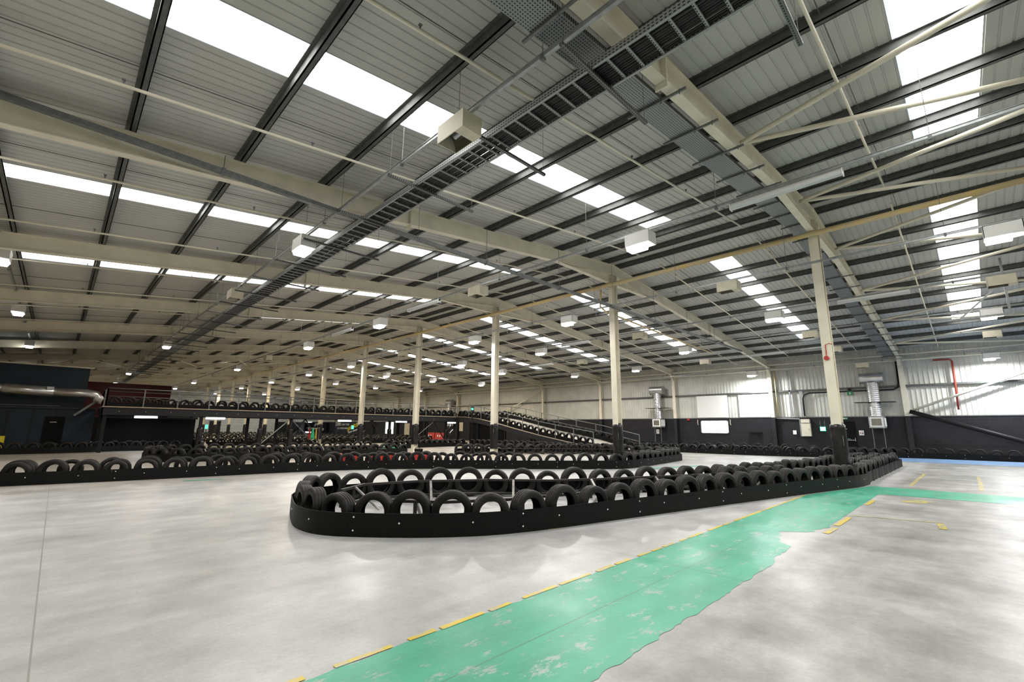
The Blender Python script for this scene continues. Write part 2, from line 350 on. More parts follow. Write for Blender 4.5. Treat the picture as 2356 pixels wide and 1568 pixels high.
# ------------------------------------------------------------------ roof sheets, rooflights
RIB = .2
RL = []                                                   # rooflights: (y0, y1, x0, x1)
for k in range(-2, 13):
    c = Y1 + S * k + S / 2; hw = {-1: .55, 0: .5, 1: .38}.get(k, .40)
    dl = {-1: .48, 0: .27, 1: -.25, 2: -.85, 3: -.55}.get(k, -.4)
    RL.append((c + dl - hw, c + dl + hw, (-1.7 if k >= 0 else -3.6) if k < 3 else (7.9 if k == 3 else 11.3), 15.1))
    RL.append((c - .47, c + .47, 19.7, 35.6) if k != -1 else (-1.0, .15, 19.7, 35.6))
def roof_slope(x0, x1, name, slope_left):
    ysets = []; y = YB
    prof = []
    while y < YF:
        prof += [(y, 0), (y + RIB - .042, 0), (y + RIB - .034, .017), (y + RIB - .008, .017)]; y += RIB
    prof.append((YF, 0))
    rl = [r for r in RL if x0 <= r[2] < x1]
    b = MB(); xs = sorted({x0, x1} | {r[2] for r in rl} | {r[3] for r in rl})
    for i in range(len(prof) - 1):
        (ya, za), (yb, zb) = prof[i], prof[i + 1]; ym = (ya + yb) / 2
        holes = [(r[2], r[3]) for r in rl if r[0] < ym < r[1]]
        segs = [(x0, x1)]
        for h in holes:
            ns = []
            for a, c in segs:
                if h[0] > a: ns.append((a, min(c, h[0])))
                if h[1] < c: ns.append((max(a, h[1]), c))
            segs = ns
        for a, c in segs:
            b.quad((a, ya, roof(a) + za), (c, ya, roof(c) + za), (c, yb, roof(c) + zb), (a, yb, roof(a) + zb))
    o = b.build(name, SHEET, fix=False); struct(o)
    return o
roof_slope(XL - .3, XC, 'ceiling', True); roof_slope(XC, XW + .4, 'ceiling', False)
for i, (y0, y1, x0, x1) in enumerate(RL):
    b = MB(); y = y0
    while y < y1 - .01:
        ye = min(y + .25, y1)
        b.quad((x0, y, roof(x0) + .02), (x1, y, roof(x1) + .02), (x1, ye - .03, roof(x1) + .02), (x0, ye - .03, roof(x0) + .02))
        b.quad((x0, ye - .03, roof(x0) + .02), (x1, ye - .03, roof(x1) + .02), (x1, ye, roof(x1) + .045), (x0, ye, roof(x0) + .045)); y = ye
    o = b.build('window_%d' % (i + 1), SKYL, fix=False); struct(o); o['label'] = 'long translucent rooflight strip in the roof'
b = MB(); b.prism([(XC - .5, roof(XC - .5) - .0), (XC, roof(XC) - .005), (XC + .5, roof(XC + .5) - .0), (XC, roof(XC) + .05)], YB, YF, 1)
struct(b.build('trim_1', SHEET))

# ------------------------------------------------------------------ walls
def ribbed_wall_x(x, y0, y1, z0, zt, m, name, parent=None, sgn=-1):
    b = MB(); y = y0
    while y < y1:
        for a, c, d, e in ((0, .15, 0, 0), (.15, .17, 0, .028), (.17, .23, .028, .028), (.23, .25, .028, 0)):
            b.quad((x + sgn * d, y + a, z0), (x + sgn * e, y + c, z0), (x + sgn * e, y + c, zt), (x + sgn * d, y + a, zt))
        y += .25
    return b.build(name, m, parent, fix=False)
b = MB(); b.box(XW, YB, 0, XW + .25, YF, 2.63); wr = struct(b.build('wall_right', BLOCK))
cl = ribbed_wall_x(XW + .12, YB, YF, 2.63, roof(XW) + .2, CLAD, 'cladding', wr)
b = MB(); b.box(XW - .03, YB, 2.6, XW + .12, YF, 2.66); b.build('ledge', GALV_D, wr)
b = MB(); b.box(XW - .12, YB, 4.58, XW + .1, YF, 4.70); b.build('sheeting_rail', PURLIN, wr)
b = MB(); b.box(XL, YF, 0, XW, YF + .25, 2.63); wf = struct(b.build('wall_far', DARKM))
b = MB(); xx = XL
while xx < XW:
    for a, c, d, e in ((0, .15, 0, 0), (.15, .17, 0, .028), (.17, .23, .028, .028), (.23, .25, .028, 0)):
        b.quad((xx + a, YF + .12 - d, 2.63), (xx + c, YF + .12 - e, 2.63), (xx + c, YF + .12 - e, 9.5), (xx + a, YF + .12 - d, 9.5))
    xx += .25
b.build('cladding', CLAD, wf, fix=False)
b = MB(); b.box(XL - .25, YB, 0, XL, YF, 7.1); struct(b.build('wall_left', CREAM_D))
b = MB(); b.box(XL, YB - .25, 0, XW, YB, 9.5); struct(b.build('wall_back', CREAM_D))

# ------------------------------------------------------------------ purlins
PX = [.226 + 1.913 * n for n in range(-2, 9)] + [17.02]
PR = [18.0] + [XC + (XC - x) for x in PX[:-1][::-1] if 19 < XC + (XC - x) < 40.6]
def purlin(x):
    z = roof(x); s = -1 if x < XC else 1
    b = MB(); b.box(x - .012, YB, z - .2, x + .012, YF, z)
    b.box(x - .012, YB, z - .2, x + .095, YF, z - .185); b.box(x - .075, YB, z - .015, x + .012, YF, z - .001)
    b.box(x + .08, YB, z - .2, x + .095, YF, z - .165)
    return b.build('roof_purlin', PURLIN)
for i, x in enumerate(PX[::-1]): tag(purlin(x), 'dark galvanised purlin on the left roof slope, %s down from the ridge' % ORD[i], 'purlin', 'roof purlins')
for i, x in enumerate(PR): tag(purlin(x), 'dark galvanised purlin on the right roof slope, %s down from the ridge' % ORD[i], 'purlin', 'roof purlins')

# ------------------------------------------------------------------ portal frames
def sloped_I(b, xa, xb, y, top0, depth, fw=.2, tf=.02, tw=.014, depb=None):
    za, zb = zs(xa, top0), zs(xb, top0)
    if xa < XC <= xb: zb = zs(xb - 1e-6, top0)
    da = depth; db = depth if depb is None else depb
    for (t0, t1, hw) in ((0, tf, fw / 2), (tf, None, tw / 2), (None, None, fw / 2)):
        pass
    b.prism([(xa, za), (xb, zb), (xb, zb - tf), (xa, za - tf)], y - fw / 2, y + fw / 2, 1)
    b.prism([(xa, za - tf), (xb, zb - tf), (xb, zb - db + tf), (xa, za - da + tf)], y - tw / 2, y + tw / 2, 1)
    b.prism([(xa, za - da + tf), (xb, zb - db + tf), (xb, zb - db), (xa, za - da)], y - fw / 2, y + fw / 2, 1)
NF = list(range(-2, 14))
for n, k in enumerate(NF):
    y = Y1 + S * k
    if y > YF - 1: continue
    nm = {0: 'nearest roof beam, resting on the nearest column', 1: 'roof beam on the second column from the camera', 2: 'roof beam on the third column from the camera'}.get(k, 'roof beam on the %s column from the camera' % ORD[k] if k > 0 else 'roof beam behind the nearest column, overhead')
    if k < 0: nm = 'cream roof beam overhead behind the camera side, %s from the nearest column' % ORD[-k - 1]
    r = empty('roof_beam', (XC, y, 8.2), 0, ('cream steel ' + nm) if not nm.startswith('cream') else nm, 'beam', 'portal frame roof beams')
    def pt(name, b, m=CREAM): return b.build(name, m, r, off=None)
    for (xa, xb) in ((XL, XC), (XC, XW - .1)):
        b = MB(); sloped_I(b, xa, xb, y, 9.17, .5); o = b.build('rafter', CREAM, r); o.location = (-XC, -y, -8.2)
    # haunches at the ridge
    for sgn in (-1, 1):
        b = MB(); xa = XC + sgn * 3.9; xb = XC + sgn * .2
        zt = lambda x: zs(x, 9.17) - .5
        b.prism([(xa, zt(xa)), (xb, zt(xb)), (xb, 8.24)], y - .007, y + .007, 1)
        b.prism([(xa, zt(xa)), (xb, 8.24), (xb, 8.22), (xa, zt(xa) - .02)], y - .1, y + .1, 1)
        o = b.build('haunch', CREAM, r); o.location = (-XC, -y, -8.2)
    b = MB()
    for xx in (6.6, 28.4):
        zt = zs(xx, 9.17); b.box(xx - .015, y - .11, zt - .62, xx + .015, y + .11, zt + .03)
    o = b.build('splice_plate', CREAM, r); o.location = (-XC, -y, -8.2)
    if 0 <= k < 8:
        for x in PX[2:] + PR[1:-1]:
            if abs(x - XC) > 8.5 and k < 1: continue
            if int((x * 7 + k) % 2): continue
            b = MB(); s_ = -1 if x < XC else 1
            b.bar((x, y + .55, roof(x) - .2), (x + .0, y + .06, roof(x) - .66), .03, .03)
            o = b.build('flange_brace', PURLIN, r); o.location = (-XC, -y, -8.2)

def H(b, x, y, z0, z1, d=.34, fw=.27, tf=.02, tw=.014):
    b.box(x - d / 2, y - fw / 2, z0, x - d / 2 + tf, y + fw / 2, z1); b.box(x + d / 2 - tf, y - fw / 2, z0, x + d / 2, y + fw / 2, z1)
    b.box(x - d / 2 + tf, y - tw / 2, z0, x + d / 2 - tf, y + tw / 2, z1)
def rounded(r_, wob, z0, z1, b, cx=0, cy=0, sx=1, sy=1):
    seg = 28; nz = 22; n0 = len(b.v); rr = random.Random(int(cx * 10 + cy))
    for i in range(nz + 1):
        t = i / nz; z = z0 + (z1 - z0) * t; e = 1 - .35 * max(0, (t - .95) / .05) ** 2
        for j in range(seg):
            a = 2 * pi * j / seg; c_, s_ = cos(a), sin(a)
            q = (abs(c_) ** 4 + abs(s_) ** 4) ** -.25 * .5 + .5
            R_ = r_ * q * e * (1 + wob * sin(9 * t + 3 * a) * .5 + rr.uniform(-wob, wob) * .5)
            b.v.append((cx + R_ * c_, cy + R_ * s_, z))
    for i in range(nz):
        for j in range(seg):
            a = n0 + i * seg + j; c = n0 + i * seg + (j + 1) % seg; b.f.append((a, c, c + seg, a + seg)); b.mi.append(0)
    b.f.append(tuple(n0 + nz * seg + j for j in range(seg))); b.mi.append(0)
for k in range(0, 13):
    y = Y1 + S * k
    r = empty('steel_column', (XC, y, 0), 0, 'cream steel column wrapped in black at its foot, %s from the camera in the central row' % ('nearest' if k == 0 else ORD[k]), 'column', 'central row of columns')
    b = MB(); H(b, 0, 0, 0, 8.62); b.box(-.2, -.16, 0, .2, .16, .02); b.box(-.19, -.14, 8.25, .19, .14, 8.27)
    for zz in (8.32, 8.42, 8.52, 8.62): b.box(-.18, -.13, zz, .18, .13, zz + .015)
    b.build('shaft', CREAM, r)
    b = MB(); rounded(.205, .05, .02 if k < 2 else .5, 1.87, b); b.build('protective_wrap', WRAP, r, smooth=True)
    if k == 0:
        b = MB(); b.box(.03, -.142, 3.0, .12, -.135, 8); b.build('cover_strip', CREAM_D, r)
for k in range(-1, 13):
    y = Y1 + S * k
    r = empty('wall_column', (XW - .19, y, 0), 0, 'cream steel column against the right wall, dark painted below, %s' % ('in line with the %s free-standing column' % ('nearest' if k == 0 else ORD[k]) if k >= 0 else 'the one nearest the right picture edge'), 'column', 'right wall columns')
    b = MB(); H(b, 0, 0, 2.63, 6.9); b.build('shaft', CREAM, r)
    b = MB(); H(b, 0, 0, 0, 2.63); b.build('painted_base', DARKM, r); b.v
    b = MB(); b.bar((-.17, 0, 6.0), (-.75, 0, 6.72), .16, .03); b.build('bracket', CREAM, r)

# ------------------------------------------------------------------ pipes and bracing of the roof
def single(b, name, m, label, cat, group=None, smooth=False):
    return tag(b.build(name, m, smooth=smooth), label, cat, group)
b = MB(); b.tube([(XC - .33, YB + 1, 8.12), (XC - .33, YF - 1, 8.12)], .085, 12); single(b, 'supply_pipe', OCHRE, 'ochre and cream main pipe running beside the tops of the central columns', 'pipe', smooth=True)
b = MB(); b.tube([(XC - .33, 11.5, 8.0), (XC - .33, 11.55, 7.2), (XC + .2, 11.6, 7.05), (XC + 5.5, 11.8, 6.95), (XC + 14, 12.2, 6.85)], .045, 8); single(b, 'branch_pipe', OCHRE, 'ochre branch pipe dropping from the main pipe and crossing to the right', 'pipe', smooth=True)
n = 0
ys = [1.0 + 4.02 * k for k in range(-1, 17)]
for i, y in enumerate(ys):
    for side in (0, 1):
        p = (-4.6, XC - .7) if side == 0 else (XC + .7, XW - 1.2)
        r = empty('sprinkler_pipe', (p[0], y, zs(p[0], 8.93)), 0, 'thin cream sprinkler pipe under the %s roof slope, %s from the camera' % ('left' if side == 0 else 'right', 'overhead one' if i == 0 else ORD[i]), 'pipe', 'sprinkler pipes')
        o0 = Vector(r.location)
        b = MB(); b.tube([(0, 0, 0), (p[1] - p[0], 0, zs(p[1], 8.93) - zs(p[0], 8.93))], .028, 8); b.build('tube', CREAM, r, smooth=True)
        if i < 9:
            x = p[0] + 1.6
            while x < p[1]:
                z = zs(x, 8.93); b = MB(); b.tube([(x - p[0], 0, z - o0.z + .02), (x - p[0], 0, z - o0.z + .09)], .012, 6); b.cbox((x - p[0], 0, z - o0.z + .1), (.05, .05, .015))
                b.build('sprinkler_head', GALV_D, r); x += 3.0
for k in range(-1, 4):
    for j, dy in enumerate((2.0, 5.85)):
        y = Y1 + S * k + dy
        b = MB(); b.tube([(-4.8, y, roof(-4.8) - .1), (XC - .4, y, roof(XC - .4) - .1)], .009, 5)
        single(b, 'tie_rod', PURLIN, 'thin dark tie rod under the left roof slope, %s one in bay %s' % (('nearer', 'farther')[j], ('overhead', 'one', 'two', 'three', 'four')[k + 1]), 'rod', 'roof tie rods')
        b = MB(); b.tube([(XC + .4, y, roof(XC + .4) - .1), (XW - .5, y, roof(XW - .5) - .1)], .009, 5)
        single(b, 'tie_rod', PURLIN, 'thin dark tie rod under the right roof slope, %s one in bay %s' % (('nearer', 'farther')[j], ('overhead', 'one', 'two', 'three', 'four')[k + 1]), 'rod', 'roof tie rods')
# tube bracing in the roof plane, bays -1 and 7
def tubes(k, xs0, dxs, w1):
    ya, yb = Y1 + S * k, Y1 + S * (k - 1); i = 0
    for x0 in xs0:
        for dx in dxs:
            x1 = x0 + dx; i += 1
            b = MB(); b.tube([(x0, ya - .15, zs(x0, 8.78)), (x1, yb + .15, zs(x1, 8.78))], .055, 10)
            single(b, 'roof_brace', CREAM, 'slanting cream tube brace under the %s, %s from the ridge side' % (w1, ORD[i - 1]), 'brace', 'roof bracing tubes', smooth=True)
tubes(0, [10.1, 15.3], (-2.6, 3.6), 'left roof slope overhead')
tubes(0, [20.4, 25.6, 30.8, 36.2], (-3.0, 3.0), 'right roof slope overhead')
tubes(7, [-2, 4, 10, 15], (-3, 3), 'far left roof slope')
for nm, (z, x) in {'upper': (6.72, XW - .5), 'lower': (6.36, XW - .22)}.items():
    b = MB(); b.tube([(x, YB + 1, z), (x, YF - 1, z)], .06, 10); single(b, 'wall_pipe', CREAM, 'cream pipe along the top of the right wall, the %s of two' % nm, 'pipe', smooth=True)
# galvanised channel hanging across the hall by the second roof beam
r = empty('hanging_channel', (0, 10.75, 7.0), 0, 'grey galvanised channel hung across the hall before the second roof beam', 'channel')
b = MB(); b.box(-4.6, -.06, -.05, 33, .06, .05); b.build('channel', GALV_D, r)
for x in [1.0 + 3.8 * i - 3 for i in range(9)]:
    b = MB(); b.tube([(x, 0, 0), (x, 0, zs(x, 9.1) - 7.0)], .008, 5); b.build('hanger_rod', GALV_D, r)
    b = MB(); b.cbox((x, 0, .0), (.07, .15, .13)); b.build('clamp', GALV_D, r)

# perforated tray along the nearest roof beam
r = empty('cable_tray', (0, 3.5, 7.2), 0, 'perforated grey cable tray running beside the nearest cream roof beam', 'cable tray')
for (xa, xb) in ((-4.5, XC), (XC, XW - 1)):
    b = MB(); za, zb = zs(xa, 8.62) - 7.2, zs(xb, 8.62) - 7.2
    b.prism([(xa, za), (xb, zb), (xb, zb + .012), (xa, za + .012)], -.25, .25, 1)
    b.prism([(xa, za), (xb, zb), (xb, zb + .07), (xa, za + .07)], -.262, -.25, 1); b.prism([(xa, za), (xb, zb), (xb, zb + .07), (xa, za + .07)], .25, .262, 1)
    b.build('tray', PERF_T, r)
x = -3.2
while x < 39:
    z = zs(x, 8.62) - 7.2 - .03
    hn = abs(x - XC) < 4.1
    b = MB(); b.box(x - .02, -.3 if hn else -.72, z - .02, x + .02, .42, z + .02)
    for yy in ((.1,) if hn else (-.25, -.6)): b.tube([(x, yy, z - .06), (x, yy, z + .045)], .01, 5)
    b.build('support_strut', GALV_D, r); x += 1.45

# ------------------------------------------------------------------ cable ladder with cables
LZ = 6.83
r = empty('cable_ladder', (5.1, 0, LZ), 0, 'long slotted cable ladder full of black cables running down the hall', 'cable ladder')
for s_ in (-1, 1):
    b = MB(); b.box(s_ * .28 - .006, -12, -.05, s_ * .28 + .006, 96, .06); b.box(s_ * .28 - (.04 if s_ > 0 else 0), -12, -.055, s_ * .28 + (0 if s_ > 0 else .04), 96, -.048); b.build('side_rail', PERF_Y, r)
b0 = MB(); b0.box(-.27, -.02, -.045, .27, .02, -.02); rung0 = b0.build('rung', PERF_X, r); rung0.location = (0, -1.0, 0)
for i in range(1, 100):
    o = rung0.copy(); C.objects.link(o); o.location = (0, -1.0 + .31 * i, 0)
b = MB()
for i in range(100, 312): b.box(-.27, -1 + .31 * i - .02, -.045, .27, -1 + .31 * i + .02, -.02)
tag(b.build('rung', GALV, r), kind='stuff')
b0 = MB(); b0.box(-1.15, -.03, -.105, 1.15, .03, -.06)
st0 = b0.build('support_strut', PERF_XD, r); st0.location = (.2, 1.0, 0)
rods = []
for s_ in (-1.1, 1.1):
    b0 = MB(); b0.tube([(s_, 0, -.12), (s_, 0, roof(5.3 + s_) - LZ - .02)], .004, 5); o = b0.build('hanger_rod', PURLIN, st0); rods.append(o)
for i in range(1, 28):
    o = st0.copy(); C.objects.link(o); o.location = (.2, 1.0 + 2.3 * i, 0)
    for q in rods:
        c_ = q.copy(); C.objects.link(c_); c_.parent = o
for i in range(11):
    x = 5.1 - .235 + i * .047; rr = .0225 if i % 3 else .019
    b = MB(); pts = [(x + .008 * sin(yy * .9 + i * 2), yy, LZ + .012 + .006 * sin(yy * .7 + i)) for yy in range(-12, 97, 2)]
    b.tube(pts, rr, 7); single(b, 'power_cable', CABLE, 'thick black cable in the cable ladder, %s from its left edge' % ORD[i], 'cable', 'black cables in the cable ladder', smooth=True)
b = MB(); b.tube([(5.1 - .262, yy, LZ + .02) for yy in range(-12, 60, 2)], .007, 6); single(b, 'earth_cable', mat('yellow_green_earth', (.45, .5, .05), .5), 'thin yellow green cable along the left side of the cable ladder', 'cable')

# ------------------------------------------------------------------ lighting rails and lamps
RZ = 6.95
rails = [(-1.95, 'leftmost'), (4.35, 'beside the cable ladder'), (10.8, 'third from the left'), (16.8, 'just left of the central columns'), (22.55, 'just right of the central columns'), (28.5, 'second right of the central columns'), (34.8, 'third right of the central columns'), (38.6, 'nearest the right wall')]
for x, nm in rails:
    z = RZ if x < 36 else 6.25
    r = empty('lighting_rail', (x, 0, z), 0, 'grey steel lighting rail running down the hall, %s' % nm, 'rail', 'lighting rails')
    b = MB(); b.box(-.03, -14, .02, .03, 98, .08); b.box(-.045, -14, .075, .045, 98, .083); b.build('rail', GALV, r)
    y = -4.
    h0 = None
    while y < 70:
        b = MB(); b.tube([(0, y, .05), (0, y, roof(x) - z - .1)], .006, 5); b.cbox((0, y, .04), (.075, .06, .1)); b.build('hanger_rod', GALV_D, r); y += 3.9
def lamp_parts(lit):
    r = empty('high_bay_lamp')
    b = MB(); hx, hy, h = .21, .36, .34
    # hollow housing with open bottom
    for q in ((-hx, -hy, 0, -hx + .015, hy, h), (hx - .015, -hy, 0, hx, hy, h), (-hx, -hy, 0, hx, -hy + .015, h), (-hx, hy - .015, 0, hx, hy, h), (-hx, -hy, h - .015, hx, hy, h)): b.box(*q)
    b.box(-hx, -hy, -.004, hx, -hy + .22, .006)
    if lit:
        for i in range(5): b.box(-hx - .004, hy - .1, .2 + i * .022, -hx, hy - .02, .21 + i * .022)
    b.build('housing', HOUSING if not lit else WHITE, r)
    b = MB(); n = 10
    for i in range(n):
        a, c = pi * i / n, pi * (i + 1) / n
        b.quad((-.19 * cos(a), -hy + .22, .27 * sin(a)), (-.19 * cos(c), -hy + .22, .27 * sin(c)), (-.19 * cos(c), hy - .02, .27 * sin(c)), (-.19 * cos(a), hy - .02, .27 * sin(a)))
    b.build('reflector', REFL, r, smooth=True, fix=False)
    if lit:
        b = MB(); b.prism([(-.19, 0), (.19, 0), (.15, -.1), (-.15, -.1)], -.14, .34, 1); b.build('lens', GLOW, r)
    else:
        b = MB(); b.tube([(0, -.1, .12), (0, .12, .12)], [.03, .045], 10); b.build('bulb', TUBEOFF, r, smooth=True)
    b = MB(); b.tube([(0, -.15, h), (0, -.15, h + .1)], .01, 5); b.tube([(0, .15, h), (0, .15, h + .1)], .01, 5); b.build('bracket', GALV_D, r)
    return r
protoL = lamp_parts(True); protoU = lamp_parts(False); usedL = usedU = False
lamps = {
 -1.95: [(5, 1), (12, 1), (20.6, 1), (30.0, 1), (42.5, 1), (60, 1), (80, 1)],
 4.35: [(-9, 1), (-1.4, 1), (5.77, 0), (12.95, 1), (20.14, 0), (36, 1), (45, 0), (57.7, 1), (72, 1), (86, 1)],
 10.8: [(-8.3, 1), (5.89, 1), (12.8, 0), (20.3, 1), (29.45, 1), (37.5, 0), (45.7, 1), (54, 0), (64, 1), (76, 1), (90, 1)],
 16.8: [(-8.3, 1), (-1.16, 1), (5.71, 0), (13.1, 1), (20.1, 1), (28, 0), (36, 1), (45, 1), (56, 1), (68, 1), (82, 1)],
 22.55: [(-8.5, 1), (-1.29, 0), (5.8, 1), (12.6, 0), (20, 1), (28.5, 1), (40.4, 1), (52, 1), (64, 1), (78, 1)],
 28.5: [(-8.5, 1), (-1.14, 1), (5.67, 0), (12.7, 1), (21, 0), (30, 1), (41, 1), (53.6, 1), (70, 1)],
 34.8: [(-8, 1), (-1.27, 0), (5.68, 0), (14, 0), (19.9, 1), (26.5, 1), (40.2, 1), (53, 1), (70, 1)],
 38.6: [(-8, 1), (-1.2, 1), (4.9, 0), (11.9, 1)]}
RN = dict(rails)
def add_light(x, y, z, pw, col, size=.34, sy=None):
    l = bpy.data.lights.new('lamp_light', 'AREA'); l.energy = pw; l.color = col; l.shape = 'RECTANGLE'; l.size = size; l.size_y = sy or size
    o = bpy.data.objects.new('lamp_light', l); C.objects.link(o); o.location = (x, y, z); return o
for x, ls in lamps.items():
    cl_, cu_ = 0, 0
    for y, lit in ls:
        if lit: r = protoL if not usedL else copy_tree(protoL); usedL = True; cl_ += 1; c_ = cl_
        else: r = protoU if not usedU else copy_tree(protoU); usedU = True; cu_ += 1; c_ = cu_
        z = (RZ if x < 36 else 6.25) - .36
        r.location = (x, y, z)
        tag(r, '%s box lamp, %s along the rail %s' % ('glowing' if lit else 'unlit cream', ORD[c_ - 1], RN[x]), 'lamp', 'high bay lamps')
        if lit:
            far = max(0, min(1, (y - 20) / 25)); col = (1, 1 - .04 - .25 * far, 1 - .07 - .66 * far)
            if x > 36: col = (.92, .97, 1)
            pw = LAMP_W * (1 if y < 24 else .5 if y > 45 else .7)
            if x < 0: pw *= .30
            if x < 6 and y > 25: pw *= .45
            if x > 36: pw *= 1.7
            l = add_light(0, .1, -.115, pw, col); l.parent = r
def batten(x, y0, y1, z, lit, label, group=None):
    r = empty('batten_light', (x, (y0 + y1) / 2, z), 0, label, 'lamp', group); L_ = (y1 - y0) / 2
    b = MB(); b.box(-.05, -L_, .03, .05, L_, .1); b.build('housing', WHITE, r)
    b = MB(); b.prism([(-.075, .035), (-.06, -.03), (0, -.05), (.06, -.03), (.075, .035)], -L_ + .02, L_ - .02, 1); b.build('diffuser', TUBE if lit else TUBEOFF, r)
    for s_ in (-1, 1):
        b = MB(); b.cbox((0, s_ * (L_ - .01), .02), (.16, .02, .15)); b.build('end_cap', WHITE, r)
    return r
G = 'batten lights under the roof'
batten(10.87, 1.25, 3.5, 6.87, 0, 'long unlit grey batten light overhead, right of the cable ladder', G)
batten(10.8, 15.3, 17.7, 6.87, 0, 'unlit white batten light beyond the second roof beam, on the third rail', G)
batten(10.8, 23.4, 25.8, 6.87, 0, 'smaller unlit white batten light farther along the third rail', G)
batten(22.55, 1.1, 3.4, 6.87, 0, 'unlit batten light crossing the nearest column line, right of the column', G)
batten(22.55, 16, 18.2, 6.87, 0, 'unlit white batten light between the first two columns, in the distance', G)
batten(34.8, 8.6, 10.8, 6.87, 0, 'unlit white batten light high before the right wall', G)
batten(28.5, 24, 26.3, 6.87, 0, 'small unlit white batten light above the ramp', G)

# suspended white steel frame at the right
r = empty('hanging_steel_frame', (26, -1.55, 6.2), 0, 'white steel tube frame hanging from the roof at the right edge', 'frame')
b = MB(); b.box(-.04, -3.2, -.04, .04, 2.3, .04); b.build('bottom_bar', GALV, r)
b = MB(); b.bar((0, 0, 0), (0, 0, roof(26) - 6.25), .07, .07); b.build('post', GALV, r)
b = MB(); b.bar((0, 0, 1.35), (0, 1.4, .03), .06, .06); b.build('diagonal', GALV, r)

# ------------------------------------------------------------------ things on the right wall
WX = XW - .02
def wbox(name, y0, y1, z0, z1, d, m, parent=None, off=0):
    b = MB(); b.box(WX - off - d, y0, z0, WX - off, y1, z1); return b.build(name, m, parent)
WROT = (pi / 2, 0, -pi / 2)
def text(s, name, x, y, z, size, m, parent, shear=0, rot=0, ext=.004, sx=1, bold=0):
    cu = bpy.data.curves.new(name, 'FONT'); cu.body = s; cu.size = size; cu.extrude = ext; cu.shear = shear; cu.align_x = 'CENTER'; cu.align_y = 'CENTER'; cu.offset = bold
    t = bpy.data.objects.new('tmp', cu); C.objects.link(t)
    me = bpy.data.meshes.new_from_object(t); bpy.data.objects.remove(t); me.name = name
    o = bpy.data.objects.new(name, me); C.objects.link(o); me.materials.append(m)
    o.matrix_world = Matrix.Translation((x, y, z)) @ Euler(WROT).to_matrix().to_4x4() @ Matrix.Rotation(rot, 4, 'Z') @ Matrix.Diagonal((sx, 1, 1, 1))
    if parent: o.parent = parent
    return o
# window in the dado and the blank white board
w1 = wbox('window_40', 14.62, 16.83, 1.40, 2.38, .03, SKYW); struct(w1)
b = MB()
for q in ((14.58, 14.65), (16.8, 16.87), (16.1, 16.13), (15.4, 15.43)): b.box(WX - .06, q[0], 1.36, WX - .02, q[1], 2.42)
for q in ((1.36, 1.42), (2.36, 2.42)): b.box(WX - .06, 14.58, q[0], WX - .02, 16.87, q[1])
b.build('window_frame', WHITE, w1)
o = wbox('blank_board', 14.5, 17.1, 2.68, 4.55, .05, WHITE); tag(o, 'large blank white board on the right wall above the lit window', 'board')
o = wbox('blank_board', 11.3, 13.6, 2.68, 4.5, .05, WHITE); tag(o, 'second white board on the right wall, beside the lamp glare', 'board')
# ducts with cowl
def duct(yc, label, s=1.0):
    r = empty('ventilation_duct', (XW - .7, yc, 0), 0, label, 'duct', 'silver wall ducts')
    b = MB(); n = 34
    b.tube([(0, 0, 2.6 + i * 2.3 / n) for i in range(n + 1)], [.33 + (.012 if i % 2 else 0) for i in range(n + 1)], 20); b.build('pipe', DUCT, r, smooth=False)
    b = MB(); b.tube([(0, -.62, 5.2), (0, .62, 5.2)], .36, 22); b.build('cowl', DUCT, r, smooth=False)
    b = MB(); b.tube([(0, -.66, 5.2), (0, -.62, 5.2)], .38, 22); b.tube([(0, .62, 5.2), (0, .66, 5.2)], .38, 22); b.box(0, -.4, 4.95, .7, .4, 5.45); b.build('cowl_flange', GALV, r)
    b = MB(); b.box(-.42, -.42, 1.84, .42, .42, 2.62); b.build('plenum_box', GALV, r)
    b = MB(); b.box(-.44, -.36, 1.92, -.42, .36, 2.54); b.build('grille_frame', WHITE, r)
    b = MB(); b.box(-.446, -.27, 2.0, -.44, .27, 2.46); b.build('grille', REFL, r)
    b = MB(); b.box(-.36, -.44, 1.94, .36, -.42, 2.5); b.build('side_grille', WHITE, r)
    for yy in (-.3, .3):
        b = MB(); b.bar((-.2, yy, 0.0), (-.2, yy, 1.84), .04, .04); b.build('leg', GALV_D, r)
    b = MB(); b.box(-.4, -1.1, 3.55, .6, -.34, 3.58); b.box(-.4, .34, 3.55, .6, 1.1, 3.58); b.tube([(.36 * cos(a * pi / 8) * 1.0, .36 * sin(a * pi / 8), 3.56) for a in range(17)], .02, 5); b.build('support_band', BLACKM, r)
    return r
duct(4.62, 'silver spiral duct with grille box on the right wall, beyond the nearest column')
duct(20.5, 'silver spiral duct on the right wall left of the lit window')
duct(52.3, 'small distant silver duct on the right wall above the flyover')
duct(88, 'distant silver duct seen under the flyover')
# electrics
r = empty('electrical_cabinet', (WX, 8.93, 1.23), 0, 'cream electrical cabinet on the dark wall left of the green sign', 'cabinet')
b = MB(); b.box(-.3, -.3, 0, 0, .3, .95); b.build('body', CREAM, r)
b = MB(); b.box(-.33, -.28, .98, 0, .28, 1.25); b.build('upper_box', CREAM, r)
b = MB(); b.cbox((-.31, -.2, .5), (.02, .03, .06)); b.build('lock', BLACKM, r)
b = MB(); b.bar((-.05, .4, 0), (-.05, .4, 1.28), .05, .05); b.bar((-.05, .4, 0), (-.05, -.3, 0), .05, .05); b.bar((-.05, .4, 1.28), (-.05, 2.1, 1.35), .05, .08); b.build('trunking', GALV, r)
o = wbox('switch_box', 9.62, 9.85, 1.35, 1.65, .08, WHITE); tag(o, 'small white switch box left of the cream cabinet', 'switch box')
r = empty('isolator_switch', (WX, 5.65, 1.5), 0, 'white isolator box with red switch between door and duct', 'switch')
b = MB(); b.box(-.09, -.14, -.16, 0, .14, .18); b.build('box', WHITE, r)
